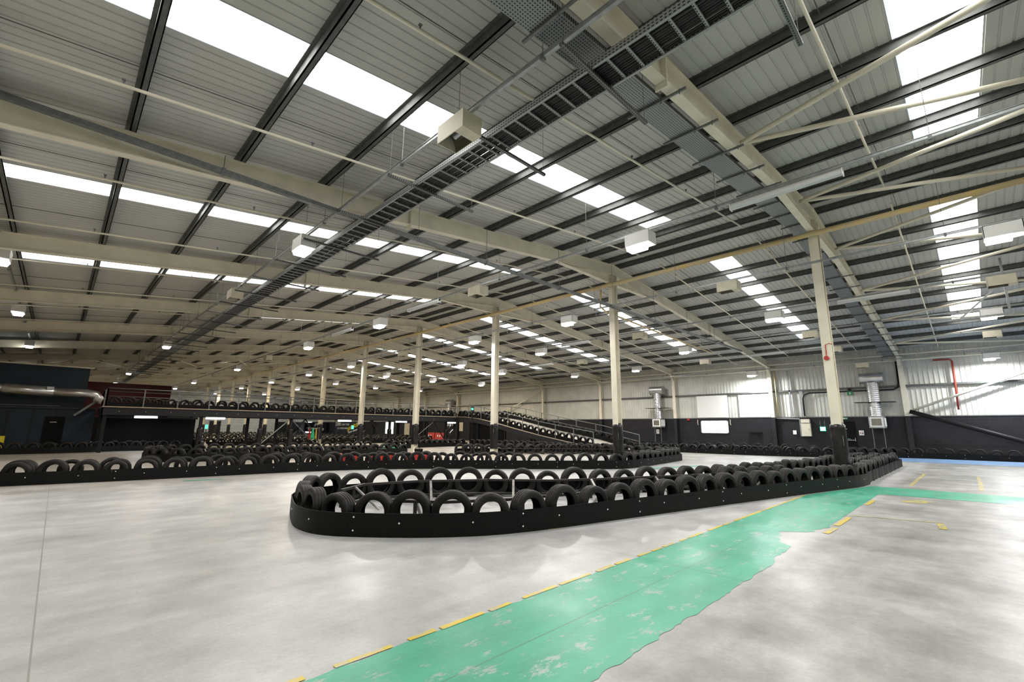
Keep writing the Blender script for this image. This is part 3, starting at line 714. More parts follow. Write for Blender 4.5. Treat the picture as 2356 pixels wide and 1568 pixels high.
b = MB(); b.cbox((-.1, .06, 0), (.03, .06, .06)); b.build('red_switch', RED, r); b = MB(); b.cbox((-.1, -.06, -.02), (.03, .05, .08)); b.build('knob', BLACKM, r)
r = empty('isolator_switch', (WX, 20.95, 1.45), 0, 'white isolator box below the duct left of the window', 'switch')
b = MB(); b.box(-.09, -.14, -.2, 0, .14, .2); b.build('box', WHITE, r); b = MB(); b.cbox((-.1, 0, .05), (.03, .06, .06)); b.build('knob', BLACKM, r)
o = wbox('alarm_sounder', 17.85, 18.05, 2.45, 2.6, .12, RED); tag(o, 'small red alarm on the wall pier left of the window', 'alarm')
# green lit sign hung on rods
r = empty('lit_sign', (WX - .35, 7.85, 1.62), 0, 'glowing green and white square sign hanging on two rods', 'sign')
b = MB(); b.box(0, -.17, 0, .05, .17, .3); b.build('case', GLED, r); b = MB(); b.box(-.006, -.14, .03, 0, .14, .27); b.build('face', GLEDW, r)
b = MB()
for s_ in (-.14, .14): b.bar((.02, s_, .3), (.02, s_, .72), .012, .012)
b.build('rod', GALV, r); b = MB(); b.bar((.02, -.14, .72), (.35, -.14, .72), .012, .012); b.bar((.02, .14, .72), (.35, .14, .72), .012, .012); b.build('rod', GALV, r)
l = add_light(-.1, 0, .15, 6, (.1, 1, .45), .25); l.parent = r; l.rotation_euler = (0, radians(90), 0)
# door, exit sign, push bar
d1 = wbox('door_1', 5.98, 7.12, 0, 2.3, .05, DKW); struct(d1)
b = MB(); b.box(WX - .1, 6.03, .98, WX - .07, 7.0, 1.03); b.box(WX - .1, 6.02, .93, WX - .05, 6.06, 1.16); b.build('push_bar', GALV, d1)
b = MB(); b.box(WX - .056, 6.3, 1.07, WX - .052, 6.95, 1.11); b.build('green_notice', GREEN, d1)
b = MB(); b.box(WX - .056, 6.45, 1.76, WX - .052, 7.0, 1.785); b.build('white_notice', WHITE, d1)
r = empty('exit_sign', (WX, 6.62, 2.44), 0, 'small green lit exit sign over the dark door', 'sign')
b = MB(); b.box(-.05, -.28, 0, 0, .28, .14); b.build('case', GREEN, r); b = MB(); b.box(-.056, .08, .02, -.05, .26, .12); b.build('lit_face', GLED, r)
b = MB(); b.box(-.056, -.1, .03, -.05, -.02, .11); b.box(-.056, -.24, .055, -.05, -.12, .085); b.build('white_symbol', WHITE, r)
r = empty('exit_sign', (WX - .1, 6.0, 4.15), 0, 'dark green sign box with down arrow on the cladding above the door', 'sign')
b = MB(); b.box(-.05, -.17, 0, 0, .17, .26); b.build('case', GREEN, r); b = MB(); b.box(-.056, -.02, .1, -.05, .02, .2); b.prism([(-.07, .12), (.07, .12), (0, .05)], -.056, -.05, 0); b.build('white_arrow', TEXTW, r); b = MB(); b.box(-.04, -.1, .26, .0, .1, .5); b.build('bracket', BLACKM, r)
r = empty('fire_extinguisher', (WX - .12, 7.3, .55), 0, 'red fire extinguisher on the wall behind the nearest column', 'fire extinguisher')
b = MB(); b.tube([(0, 0, 0), (0, 0, .5), (0, 0, .56), (0, 0, .6)], [.09, .09, .06, .03], 14); b.build('cylinder', RED, r, smooth=True)
b = MB(); b.tube([(-.05, 0, .6), (.05, 0, .6)], .02, 6); b.tube([(0, .03, .6), (0, .1, .5), (0, .11, .25)], .012, 6); b.build('hose', BLACKM, r)
b = MB(); b.box(-.094, -.05, .25, -.088, .05, .36); b.build('label_band', YEL, r)
o = wbox('wall_notice', 7.2, 7.42, 1.28, 1.42, .01, YEL); tag(o, 'small yellow notice above the fire extinguisher', 'notice')
# conduits, pipes, braces
b = MB(); b.tube([(WX - .1, 8.95, 2.7), (WX - .1, 8.95, 4.0), (WX - .1, 8.85, 4.3), (WX - .1, 8.5, 4.42), (WX - .1, 3.6, 4.42), (WX - .1, 3.35, 4.55), (WX - .1, 3.28, 4.9), (WX - .1, 3.25, 6.5)], .05, 8); single(b, 'conduit', BLACKM, 'bent dark conduit on the cladding from the cabinet to the wall column', 'conduit', smooth=True)
b = MB(); b.tube([(WX - .12, 1.4, 6.2), (WX - .12, .62, 6.18), (WX - .12, .52, 6.05), (WX - .12, .55, 4.5), (WX - .1, .6, 3.0)], .055, 8); single(b, 'drop_pipe', REDP, 'red pipe bending down the right wall cladding', 'pipe', smooth=True)
b = MB(); b.tube([(WX - .2, 10.72, 6.6), (WX - .2, 10.7, 2.7)], .035, 6); single(b, 'drop_pipe', OCHRE, 'thin ochre pipe down the wall beside the second wall column', 'pipe', smooth=True)
b = MB(); b.tube([(WX - .32, 2.75, 3.0), (WX - .32, -4.7, 6.0)], .075, 10); single(b, 'wall_brace', CREAM, 'long slanting cream tube brace on the wall at the right edge', 'brace', smooth=True)
b = MB(); b.tube([(WX - .3, 35.2, 6.0), (WX - .3, 42.9, 3.0)], .075, 10); single(b, 'wall_brace', CREAM, 'slanting cream tube brace on the wall above the ramp', 'brace', smooth=True)
b = MB(); b.tube([(WX - .5, 2.9, 2.92), (WX - .5, -1.9, 1.1), (WX - .5, -7.5, -.0)], .14, 12); single(b, 'slanting_pipe', BLACKM, 'thick black pipe slanting down the dark wall at the right edge', 'pipe', smooth=True)
b = MB(); b.bar((WX - .05, 9.75, 2.7), (WX - .05, 9.85, 6.2), .1, .1); single(b, 'cable_trunking', GALV, 'upright galvanised trunking on the cladding left of the conduit', 'trunking')
b = MB(); b.bar((WX - .05, 9.05, 2.7), (WX - .05, 9.05, 4.6), .24, .1, (1, 0, 0)); single(b, 'cable_trunking', GALV, 'short wide galvanised trunking above the cream cabinet', 'trunking')
b = MB(); b.box(WX - .25, 12.0, 1.45, WX, 13.0, 1.49); b.bar((WX - .2, 12.5, 1.45), (WX - .02, 12.2, 1.15), .03, .03); single(b, 'wall_shelf', BLACKM, 'narrow black bracket shelf on the dark wall right of the window', 'shelf')
b = MB()
for yy in (14.35, 17.1): pass
for yy, s_ in ((14.38, 'right'), (17.12, 'left')):
    b = MB(); b.tube([(WX - .06, yy, 2.5), (WX - .08, yy + .02, 2.2), (WX - .06, yy - .02, 2.05)], .03, 6); single(b, 'cable_drop', CREAM_D, 'short looped cable end on the wall at the %s of the lit window' % s_, 'cable')
# red cord and call point on nearest column
r = empty('fire_alarm_bell', (XC - .2, Y1 + .03, 3.93), 0, 'small red alarm with looped red cord on the nearest column', 'alarm')
b = MB(); b.tube([(-.03, 0, -.02), (.03, 0, -.02)], .07, 14); b.build('bell', RED, r)
b = MB(); b.tube([(0, 0, .05), (-.02, -.01, .25), (.03, -.01, .42), (.0, -.12, .45), (.0, -.2, .4)], .01, 6); b.tube([(.0, 0, .05), (.03, -.01, .2), (-.03, -.01, .32), (.0, -.01, .42)], .01, 6); b.build('cord', RED, r)

# banners and far openings
r = empty('banner', (WX - .36, 99.6, 0), 0, 'black banner with white words Pit Entrance on the far right wall', 'banner')
b = MB(); b.box(-.06, -5.5, .6, -.02, 6.0, 2.55); b.build('board', DKW, r)
text('Pit', 'lettering', -.08, -.6, 2.0, 1.0, TEXTW, r, .25, 0, .01, 3.4, .01)
text('Entrance', 'lettering', -.08, .2, 1.2, .95, TEXTW, r, .25, 0, .01, 2.5, .01)
r = empty('banner', (WX - .36, 84, 0), 0, 'dark banner with yellow hash word on the far right wall', 'banner')
b = MB(); b.box(-.06, -4.2, .25, -.02, 6.5, 2.6); b.build('board', mat('navy_banner', (.01, .012, .022), .5), r)
text('GET ON THE', 'lettering', -.08, 2.5, 2.1, .5, TEXTW, r, .1, 0, .01, 1.75, .01)
text('SCOREBOARD', 'lettering', -.08, 2.7, 1.4, .4, TEXTW, r, .1, 0, .01, 1.75, .01)
text('#GRID', 'yellow_lettering', -.08, -1.9, 1.75, 1.0, YEL, r, .1, .22, .01, 1.7, .03)
b = MB(); b.prism([(.3, 1.0), (.0, .75), (-3.8, 1.35), (-3.8, 1.15), (.0, .5), (.45, .95)], -.085, -.07, 0); b.build('white_tick', TEXTW, r)
def lit(y0, y1, z0, z1, label, m=SKYW):
    o = wbox('bright_doorway', y0, y1, z0, z1, .04, m); return tag(o, label, 'doorway')
lit(68.5, 71, .6, 2.5, 'bright blue white window seen under the flyover beside a pillar')
o = wbox('notice_board', 63.5, 65, .5, 2.3, .04, CREAM_D); tag(o, 'tall pale notice on the dark wall under the flyover', 'notice')
o = wbox('wall_opening', 58.5, 61.5, 0, 2.55, .04, DKW); tag(o, 'black doorway in the wall under the flyover', 'doorway')
o = wbox('notice_board', 50.0, 50.8, 1.2, 2.4, .04, CREAM_D); tag(o, 'small pale framed notice right of the black doorway', 'notice')
r = empty('banner', (8.5, 106.8, 0), 0, None)
bpy.data.objects.remove(r)
for i, (x0, x1, z0, z1, m, nm, lb) in enumerate([(16, 21.5, 0, 3.2, CLAD, 'roller_door', 'white panelled roller door on the far wall, left one'), (23.5, 34, 0, 3.4, CLAD, 'roller_door', 'white panelled roller door on the far wall, right one')]):
    r = empty(nm, ((x0 + x1) / 2, 106.85, 0), 0, lb, 'door'); hw = (x1 - x0) / 2
    b = MB(); b.box(-hw, 0, z0, hw, .08, z1); b.build('curtain', m, r)
    b = MB()
    for q in range(5): b.box(-hw, -.01, .5 + q * .6, hw, 0, .52 + q * .6)
    b.build('seam', GALV_D, r)
o = wbox('bright_doorway', 103.2, 106.4, .3, 2.7, .04, SKYW); tag(o, 'glaring white doorway at the far corner under the flyover', 'doorway')
for i, y in enumerate((55.2, 53.0)):
    r = empty('plastic_barrier', (38.4, y, 0), 0, 'red and white water filled barrier before the far wall, %s of two' % ('left' if i == 0 else 'right'), 'barrier', 'red plastic barriers')
    b = MB(); b.prism([(-.25, 0), (.25, 0), (.2, .3), (.1, .95), (-.1, .95), (-.2, .3)], -1.0, 1.0, 1); b.build('body', RED, r)
    b = MB(); b.box(-.2, -.3, .4, -.1, -.1, .65); b.box(-.2, .2, .4, -.1, .4, .65); b.build('white_patch', WHITE, r)

# ------------------------------------------------------------------ tyres
def tyre_profile(W_, lo=False):
    R_ = .315; h = W_ / 2
    if lo: return [(.195, -h * .8), (.255, -h), (.3, -h * .85), (R_, -h * .6), (R_, h * .6), (.3, h * .85), (.255, h), (.195, h * .8), (.215, h * .7), (.285, h * .7), (.285, -h * .7), (.215, -h * .7)]
    o = [(.193, -h * .82), (.2, -h * .93), (.215, -h * .93), (.225, -h * .97), (.25, -h), (.275, -h * .98), (.292, -h * .92), (.305, -h * .84), (.312, -h * .74), (.3145, -h * .62)]
    g = []
    for c in (-.42, 0, .42):
        g += [(R_, h * (c - .09)), (R_ - .009, h * (c - .07)), (R_ - .009, h * (c + .07)), (R_, h * (c + .09))]
    o += g + [(r_, -y_) for r_, y_ in o[::-1]]
    o += [(.205, h * .74), (.25, h * .8), (.288, h * .74), (.296, h * .4), (.297, 0), (.296, -h * .4), (.288, -h * .74), (.25, -h * .8), (.205, -h * .74)]
    return o
def tyre_mesh(W_, seg, lo=False):
    b = MB(); b.lathe(tyre_profile(W_, lo), seg)
    me = bpy.data.meshes.new('tyre'); me.from_pydata(b.v, [], b.f); me.materials.append(RUBBER)
    me.polygons.foreach_set('use_smooth', [True] * len(me.polygons)); me.update()
    import bmesh
    bm = bmesh.new(); bm.from_mesh(me); bmesh.ops.recalc_face_normals(bm, faces=bm.faces); bm.to_mesh(me); bm.free()
    return me
TM = [tyre_mesh(.19, 56), tyre_mesh(.215, 56), tyre_mesh(.24, 56)]
TML = [tyre_mesh(.2, 32), tyre_mesh(.225, 32)]
TY = []      # (x, y, z, r, tangent, row text, index, near, group)
rt = random.Random(11)
def arc_pts(curve):
    L_ = [0]
    for a, c in zip(curve[:-1], curve[1:]): L_.append(L_[-1] + math.dist(a, c))
    def at(s_):
        for i in range(len(curve) - 1):
            if s_ <= L_[i + 1] or i == len(curve) - 2:
                t = (s_ - L_[i]) / max(1e-6, L_[i + 1] - L_[i]); a, c = curve[i], curve[i + 1]
                return [a[j] + (c[j] - a[j]) * t for j in range(len(a))], atan2(c[1] - a[1], c[0] - a[0])
    return L_[-1], at
def smooth_curve(c, it=2):
    for _ in range(it):
        n = [c[0]]
        for a, d in zip(c[:-1], c[1:]):
            n.append(tuple(a[j] * .75 + d[j] * .25 for j in range(len(a)))); n.append(tuple(a[j] * .25 + d[j] * .75 for j in range(len(a))))
        n.append(c[-1]); c = n
    return c
def offset(c, d):
    out = []
    for i, p in enumerate(c):
        a = c[max(0, i - 1)]; q = c[min(len(c) - 1, i + 1)]; t = Vector((q[0] - a[0], q[1] - a[1])).normalized()
        out.append((p[0] - t.y * d, p[1] + t.x * d) + tuple(p[2:]))
    return out
def nearcol(x, y, d=.5): return any(hypot(x - XC, y - (Y1 + S * k)) < d for k in range(0, 13))
def row(curve, text_, group, sp=.66, z=0., start=.3, skip=None, r0=.315, jit=.05):
    L_, at = arc_pts(curve); s_ = start; i = 0
    while s_ < L_ - .2:
        p, a = at(s_)
        if (not skip or not skip(p[0], p[1])) and ((p[2] if len(p) > 2 else z) > .1 or not nearcol(p[0], p[1], .42)):
            i += 1; zz = p[2] if len(p) > 2 else z
            TY.append((p[0], p[1], zz, r0 * rt.uniform(.93, 1.06), a, text_, i, group))
        s_ += sp * rt.uniform(.97, 1.06)
GN = 'tyres round the nearest island'
front_t = [(3.22, 7.86, .31, -92), (3.37, 7.3, .29, -68), (3.76, 6.86, .30, -49), (4.14, 6.4, .32, -46), (4.6, 5.96, .32, -34), (5.05, 5.56, .3, -30), (5.67, 5.33, .31, -12), (6.37, 5.18, .33, -12), (7.06, 5.03, .3, -12), (7.7, 4.89, .31, -12), (8.35, 4.75, .33, -12), (9.0, 4.61, .31, -12), (9.65, 4.47, .33, -12), (10.29, 4.33, .33, -12), (10.96, 4.18, .33, -13), (11.6, 4.03, .33, -13), (12.27, 3.88, .33, -13), (12.94, 3.73, .31, -13), (13.55, 3.59, .33, -13), (14.16, 3.45, .32, -13), (14.79, 3.31, .33, -13), (15.43, 3.18, .33, -11), (16.09, 3.0, .33, -11), (16.73, 2.84, .32, -11), (17.38, 2.70, .33, -5), (18.02, 2.7, .33, 0)]
for i, (x, y, r_, a) in enumerate(front_t): TY.append((x, y, 0, r_, radians(a), 'nearest island front row|from the rounded left end', i + 1, GN))
back_t = [(3.28, 8.45, .3, 80), (3.49, 9.09, .3, 63), (3.82, 9.6, .32, 45), (4.31, 9.9, .32, 15), (4.9, 9.95, .3, -9), (5.47, 9.78, .34, -9), (6.09, 9.5, .32, -24), (6.69, 9.2, .34, -24), (7.26, 8.79, .34, -36), (7.8, 8.4, .31, -45), (8.25, 7.95, .33, -45), (8.72, 7.53, .3, -40), (9.3, 7.18, .34, -28), (9.94, 6.85, .31, -22), (10.6, 6.56, .3, -22), (11.25, 6.29, .33, -22), (11.9, 6.02, .31, -23), (12.5, 5.78, .32, -20), (13.15, 5.58, .31, -13), (13.8, 5.4, .32, -13), (14.45, 5.24, .31, -13), (15.1, 5.09, .33, -13), (15.75, 4.95, .32, -13), (16.4, 4.82, .31, -11)]
for i, (x, y, r_, a) in enumerate(back_t): TY.append((x, y, 0, r_, radians(a), 'nearest island back row|from the rounded left end', i + 1, GN))
row([(17.0, 4.75), (19, 4.55), (22.4, 4.4), (26, 4.3), (28.4, 4.0)], 'nearest island back row|beyond its column', GN, start=.05)
row([(18.6, 2.74), (20.5, 2.83), (23, 2.85), (28.2, 2.9)], 'nearest island front row|beyond its column', GN, start=.05)
row([(28.55, 2.95), (28.75, 3.4), (28.6, 3.9)], 'round the far tip of the nearest island|of its tyres', GN, .6, start=.1)
row([(12.8, 5.0), (14.8, 4.55), (16.4, 4.2)], 'nearest island inner row|counted up to its column', GN, skip=nearcol)
row([(18.5, 3.4), (21, 3.45), (27.9, 3.5)], 'nearest island inner row|beyond its column', GN, skip=nearcol)
# middle barrier
P2 = [(-3.6, 18.7), (-.8, 18.2), (1.35, 17.85), (3.97, 17.65), (6.68, 17.45), (8.9, 16.8), (11.08, 15.5), (13.94, 12.8), (16.3, 10.85), (17.3, 10.36), (19.65, 10.62), (24, 11.3)]
P2s = smooth_curve(P2)
G2 = 'tyres along the middle barrier'
row(offset(P2s, .17), 'middle barrier front row|from the left end', G2, .665, start=.33)
row([p for p in offset(P2s, .75) if p[0] < 14.6], 'middle barrier second row|from the left end', G2, .70, start=.1)
row([p for p in offset(P2s, 1.25) if -1 < p[0] < 12], 'middle barrier third row|from the left end', G2, .95, start=.5)
row([(18.3, 11.35), (20, 11.3), (23.6, 11.85)], 'middle barrier second row|after its column, towards the right tip', G2, .68, skip=nearcol)
P2b = smooth_curve([(24.2, 11.35), (25.6, 12.3), (26.4, 14), (26.4, 16.5), (25.2, 19), (23, 21), (19.5, 22.9), (18.1, 23.4)])
row(offset(P2b, .17), 'middle barrier back row|from its right tip', G2, .66, start=.3)
row([p for p in offset(P2b, .75)][4:], 'middle barrier inner back row|from its right tip', G2, .7, start=.4)
# rear island
G3 = 'tyres round the rear island'
P3 = smooth_curve([(3.5, 29.6), (3.0, 28), (3.1, 26.2), (4.2, 25.2), (8, 25.1), (12, 25.2), (16, 25.5)])
row(offset(P3, .17), 'rear island front side|from its back left corner', G3, .68, start=.2)
row([(4.0, 29.4), (3.6, 28), (3.7, 26.8), (4.3, 26.1)], 'inside the left tip of the rear island|from its back', G3, .66)
P3b = smooth_curve([(3.6, 29.8), (5, 30.8), (9, 31.2), (13, 31.2), (16.8, 31.0)])
row(offset(P3b, -.17), 'rear island back row|from the left end', G3, .72, start=.3)
# barriers before the flyover and at its foot
GF = 'tyres along the barriers at the flyover'
PL = [(-4.6, 36.9), (0, 37.2), (3.0, 38.2), (6.4, 38.4)]
row(offset(PL, .2), 'barrier before the dark blue building|from the left picture edge', GF, .68); row(offset(PL, .7), 'second row before the dark blue building|from the left picture edge', GF, .72)
P4 = [(18.6, 31.5), (21, 32.4), (25, 33.2), (27.0, 33.0)]
row(offset(P4, .2), 'barrier under the right end of the flyover|from the left', GF, .66); row(offset(P4, .85), 'second row under the right end of the flyover|from the left', GF, .7)
P5 = [(27.6, 32.6), (27.75, 28.3), (27.75, 22), (27.8, 17.6)]
row(offset(smooth_curve(P5), .2), 'barrier along the ramp foot|from the top of the ramp', GF, .66); row(offset(smooth_curve(P5), -.6), 'near row along the ramp foot|from the top of the ramp', GF, .7)
row([(31.9, 17.4), (28.0, 17.3)], 'across the foot of the ramp|from the right', GF, 1.1, skip=lambda x, y: 28.9 < x < 31)
# barrier along the right wall
GW = 'tyres along the right wall'
PW = smooth_curve([(32.2, 19.5), (32.5, 17.5), (32.8, 15.4), (32.7, 11.4), (33.9, 7.3), (36, 4.6), (38.2, 3.4), (38.35, 0), (38.35, -7)])
row(offset(PW, .2), 'barrier along the right wall|from the ramp end', GW, .67, start=.2)
row([p for p in offset(PW, .85) if p[1] > 5], 'second row along the right wall|from the ramp end', GW, .75, start=.2)
row([(38.9, 24), (38.9, 4.4)], 'row against the right wall itself|from the far end', GW, .95)
# rear rows beyond the flyover
for j, (cv) in enumerate([[(9, 44.5), (20, 45), (30, 43.5)], [(8, 47), (20, 48), (33, 47)], [(14, 53), (26, 54), (37, 52)], [(10, 58), (24, 60), (38, 58)], [(8, 67), (24, 70), (38, 68)], [(6, 82), (20, 84), (38, 80)], [(5, 95), (36, 95)], [(7, 36), (7.5, 42), (9, 46)]]):
    row(cv, 'beyond the flyover, row %s' % 'abcdefghij'[j], 'far tyres', .68)
# flyover deck and ramp
DZ = 2.72
DNEAR = [(2.1, 36.9), (28.3, 36.9)]; DFAR = [(2.1, 39.8), (31.2, 39.8)]
RPZ = [(40.2, 2.72), (36.4, 2.72), (35, 2.68), (33, 2.5), (30.7, 2.12), (28.2, 1.62), (25.2, 1.07), (23.6, .82), (21.6, .52), (20, .3), (18.4, .1), (17.6, .0)]
RX0, RX1 = 28.3, 32.0
GD = 'tyres on the flyover'
row(DNEAR, 'near edge of the flyover deck|from the left', GD, .70, z=DZ); row(DFAR, 'far edge of the flyover deck|from the left', GD, .70, z=DZ)
bank = lambda y: .32 * max(0, min(1, (36 - y) / 5)) * max(0, min(1, (y - 18) / 4))
row([(RX0 + .3, y, z) for y, z in RPZ[1:-2]], 'left edge of the ramp|from its top', GD, .68); row([(RX1 - .3, y, z + bank(y) * .95) for y, z in RPZ[0:-1]], 'right edge of the ramp|from its top', GD, .68)

cl0 = Vector((0, 0, 1.6))
def size_on(p):
    d = Vector((p[0], p[1], p[2] + .3)) - cl0; dep = d.dot(fwd)
    if dep < .5: return 0
    sx_ = d.dot(right) / dep * F; sy_ = d.dot(up) / dep * F
    if abs(sx_) > 1178 + 25 or abs(sy_) > 784 + 25: return 0
    return p[3] / dep
TY.sort(key=lambda p: -size_on(p))
ind = TY[:300]; rest = [p for p in TY[300:] if size_on(p) > 0 or p[1] > -8]
for i, (x, y, z, r_, a, tx, n_, g) in enumerate(ind):
    near = size_on((x, y, z, r_)) > .0135
    me = rt.choice(TM) if near else rt.choice(TML)
    o = bpy.data.objects.new('tyre', me); C.objects.link(o)
    s_ = r_ / .315; o.scale = (s_, 1, s_)
    o.location = (x, y, z + r_); o.rotation_euler = (rt.uniform(-.03, .03), rt.uniform(0, 6.28) * 0, a + rt.uniform(-.07, .07))
    tag(o, 'black tyre, %s, %s %s' % (tx.split('|')[0], th(n_), tx.split('|')[1] if '|' in tx else 'from the left end'), 'tyre', g)
lo = tyre_profile(.21, True); b = MB()
for (x, y, z, r_, a, tx, n_, g) in rest:
    s_ = r_ / .315; M = Matrix.Translation((x, y, z + r_)) @ Matrix.Rotation(a, 4, 'Z') @ Matrix.Diagonal((s_, 1, s_, 1)); b.lathe(lo, 20, M)
tag(b.build('tyre_rows', RUBBER, smooth=True), 'rows of small distant black tyres on and beyond the flyover', 'tyres', kind='stuff')

# ------------------------------------------------------------------ barrier panels and frames
def panels(root, curve, h=.34, plen=2.55, bolts=True, side=1, t=.014, z=0, m=PANEL):
    L_, at = arc_pts(curve); n = max(1, round(L_ / plen)); pl = L_ / n
    for k in range(n):
        s0, s1 = k * pl + .003, (k + 1) * pl; b = MB(); N = max(3, int(pl / .09)); A = []; B = []
        for i in range(N + 1):
            p, a = at(s0 + (s1 - s0) * i / N); nx, ny = -sin(a) * side, cos(a) * side; zz = p[2] if len(p) > 2 else z
            A.append((p[0], p[1], zz)); B.append((p[0] + nx * t, p[1] + ny * t, zz))
        b.v = A + B + [(q[0], q[1], q[2] + h) for q in A] + [(q[0], q[1], q[2] + h) for q in B]; M_ = N + 1
        for i in range(N):
            b.f += [(i, i + 1, 2 * M_ + i + 1, 2 * M_ + i), (M_ + i + 1, M_ + i, 3 * M_ + i, 3 * M_ + i + 1), (2 * M_ + i, 2 * M_ + i + 1, 3 * M_ + i + 1, 3 * M_ + i), (i + 1, i, M_ + i, M_ + i + 1)]
        b.f += [(0, 2 * M_, 3 * M_, M_), (N, M_ + N, 3 * M_ + N, 2 * M_ + N)]; b.mi = [0] * len(b.f)
        po = b.build('panel', m, root, smooth=False, off=None, fix=True)
        if root.location.length: po.location = -root.location
        if bolts:
            for (f, hz) in ((.035, .28), (.035, .09), (.3, .2), (.72, .2)):
                p, a = at(s0 + (s1 - s0) * f); nx, ny = -sin(a) * side, cos(a) * side; zz = p[2] if len(p) > 2 else z
                q = Vector((p[0], p[1], zz + hz)); nn = Vector((nx, ny, 0))
                bb = MB(); bb.tube([q, q - nn * .004, q - nn * .009], [.014, .013, .006], 8); bb.build('bolt', BOLTM, po, smooth=False)
def frame(root, curve, zs_=(.36, .10), sec=.045, post=1.9, stay=1, m=RAILM, side=1):
    off = -root.location
    for zz in zs_:
        b = MB()
        for a, c in zip(curve[:-1], curve[1:]): b.bar((a[0], a[1], zz), (c[0], c[1], zz), sec, sec)
        o = b.build('rail', m, root); o.location = off
    L_, at = arc_pts(curve); s_ = .5
    while s_ < L_:
        p, a = at(s_); nx, ny = -sin(a) * side, cos(a) * side
        b = MB(); b.bar((p[0], p[1], 0), (p[0], p[1], zs_[0] + .02), .045, .045); o = b.build('post', m, root); o.location = off
        b = MB(); b.bar((p[0] + nx * .02, p[1] + ny * .02, zs_[0]), (p[0] + nx * .55 * stay, p[1] + ny * .55 * stay, .02), .05, .03); o = b.build('stay', POSTM, root); o.location = off
        s_ += post
r = empty('barrier_island', (10, 5, 0), 0, 'long black panel barrier of the nearest tyre island with inner steel frame', 'barrier', None)
front_p = smooth_curve([(3.35, 9.3), (3.12, 8.6), (2.95, 7.95), (3.0, 7.2), (3.5, 6.55), (4.22, 5.84), (5.25, 5.22), (7.83, 4.68), (10.38, 4.13), (12.94, 3.55), (15.32, 3.0), (17.0, 2.58), (18.17, 2.52)])
panels(r, front_p)
# wavy thin strip towards the tip
sc_ = [(18.2 + i * .21, 2.58 + .045 * abs(sin(i * .9)) + .012 * i * .1, 0) for i in range(50)]
panels(r, [(p[0], p[1]) for p in sc_] + [(28.75, 2.72), (28.95, 3.1), (28.95, 3.8), (28.7, 4.25)], plen=2.6, bolts=False)
back_p = smooth_curve([(3.35, 9.3), (3.65, 9.85), (4.3, 10.12), (5.0, 10.13), (5.9, 9.85), (6.8, 9.4), (7.5, 8.92), (8.5, 8.05), (9.4, 7.4), (10.6, 6.82), (12.5, 6.05), (14.5, 5.5), (16.5, 5.05), (19, 4.75), (22.4, 4.6), (26, 4.5), (28.7, 4.25)])
panels(r, back_p, bolts=True, side=-1)
frame(r, [(4.0, 8.6), (4.75, 9.15), (5.9, 8.95), (7.3, 8.1), (8.3, 7.1), (9.6, 6.45), (11.8, 5.6), (13.6, 5.0), (16.6, 4.35)], side=-1, zs_=(.43, .14))
frame(r, [(4.1, 7.1), (4.7, 6.35), (5.7, 5.85), (8.0, 5.3), (10.5, 4.75), (13.0, 4.15), (15.3, 3.6)], zs_=(.40, .1), side=1, stay=.8)
r = empty('barrier', (10, 15, 0), 0, 'long black panel barrier across the hall behind the nearest island', 'barrier')
panels(r, P2s)
panels(r, offset(P2b, 0), bolts=False)
frame(r, [p for p in offset(P2s, .42) if p[0] < 24][::3], zs_=(.2,), side=1, post=1.9, stay=.6)
frame(r, [(18.4, 11.9), (21, 12.4), (23.5, 13), (25.2, 14.6), (25.2, 16.8), (23.5, 19), (20, 21.2)], zs_=(.36, .1), side=-1)
r = empty('barrier_island', (9, 28, 0), 0, 'black panel barrier of the rear island in front of the flyover', 'barrier')
panels(r, P3, bolts=False); panels(r, P3b, bolts=False, side=-1)
frame(r, [(5.5, 30.0), (9, 30.4), (16.2, 30.3)], side=-1, post=2.2); frame(r, [(4.6, 26.0), (8, 25.7), (15.8, 26.0)], zs_=(.2,), side=1, post=2.2)
for cv, lb in ((PL, 'black panel barrier in front of the dark blue building'), (P4, 'black panel barrier beneath the right end of the flyover'), (smooth_curve(P5), 'black panel barrier following the foot of the ramp'), (PW, 'black panel barrier along the right wall under the lit window')):
    r = empty('barrier', (*cv[0][:2], 0), 0, lb, 'barrier'); panels(r, cv, bolts=(cv is PW), plen=2.6)
r = empty('barrier', (9, 44, 0), 0, 'distant low black barrier beyond the flyover', 'barrier'); panels(r, [(9, 44.3), (20, 44.7), (30, 43.2)], bolts=False, plen=4)

# ------------------------------------------------------------------ flyover
r = empty('flyover_bridge', (14, 38, 0), 0, 'dark steel flyover deck with railings carrying tyres across the hall', 'bridge')
off = -r.location
def fp(b, name, m, smooth=False, par=None):
    o = b.build(name, m, par or r, smooth=smooth)
    if not par: o.location = off
    return o
b = MB(); b.box(1.8, 36.5, DZ - .06, 31.6, 40.2, DZ); fp(b, 'deck', DECKM)
b = MB(); b.box(1.8, 36.46, DZ - .05, 28.3, 36.5, DZ + .01); fp(b, 'deck_edge', WOOD)
b = MB(); b.box(1.8, 36.5, DZ - .5, 28.3, 36.56, DZ - .06); b.box(1.8, 36.42, DZ - .08, 28.3, 36.56, DZ - .055); b.box(1.8, 36.42, DZ - .5, 28.3, 36.56, DZ - .48); fp(b, 'edge_beam', DARKM)
b = MB(); b.box(1.8, 40.14, DZ - .5, 31.6, 40.2, DZ - .06); fp(b, 'edge_beam', DARKM)
b = MB(); b.box(1.8, 36.5, DZ - .5, 1.86, 40.2, DZ - .06); fp(b, 'edge_beam', DARKM)
b = MB(); b.box(2.0, 36.72, DZ, 28.2, 36.735, DZ + .26); fp(b, 'guard_strip', PANEL)
for i in range(20):
    b = MB(); x = 2.6 + i * 1.28; b.cbox((x, 36.495, DZ - .28), (.03, .012, .03)); fp(b, 'bolt', BOLTM)
b = MB(); N = 14
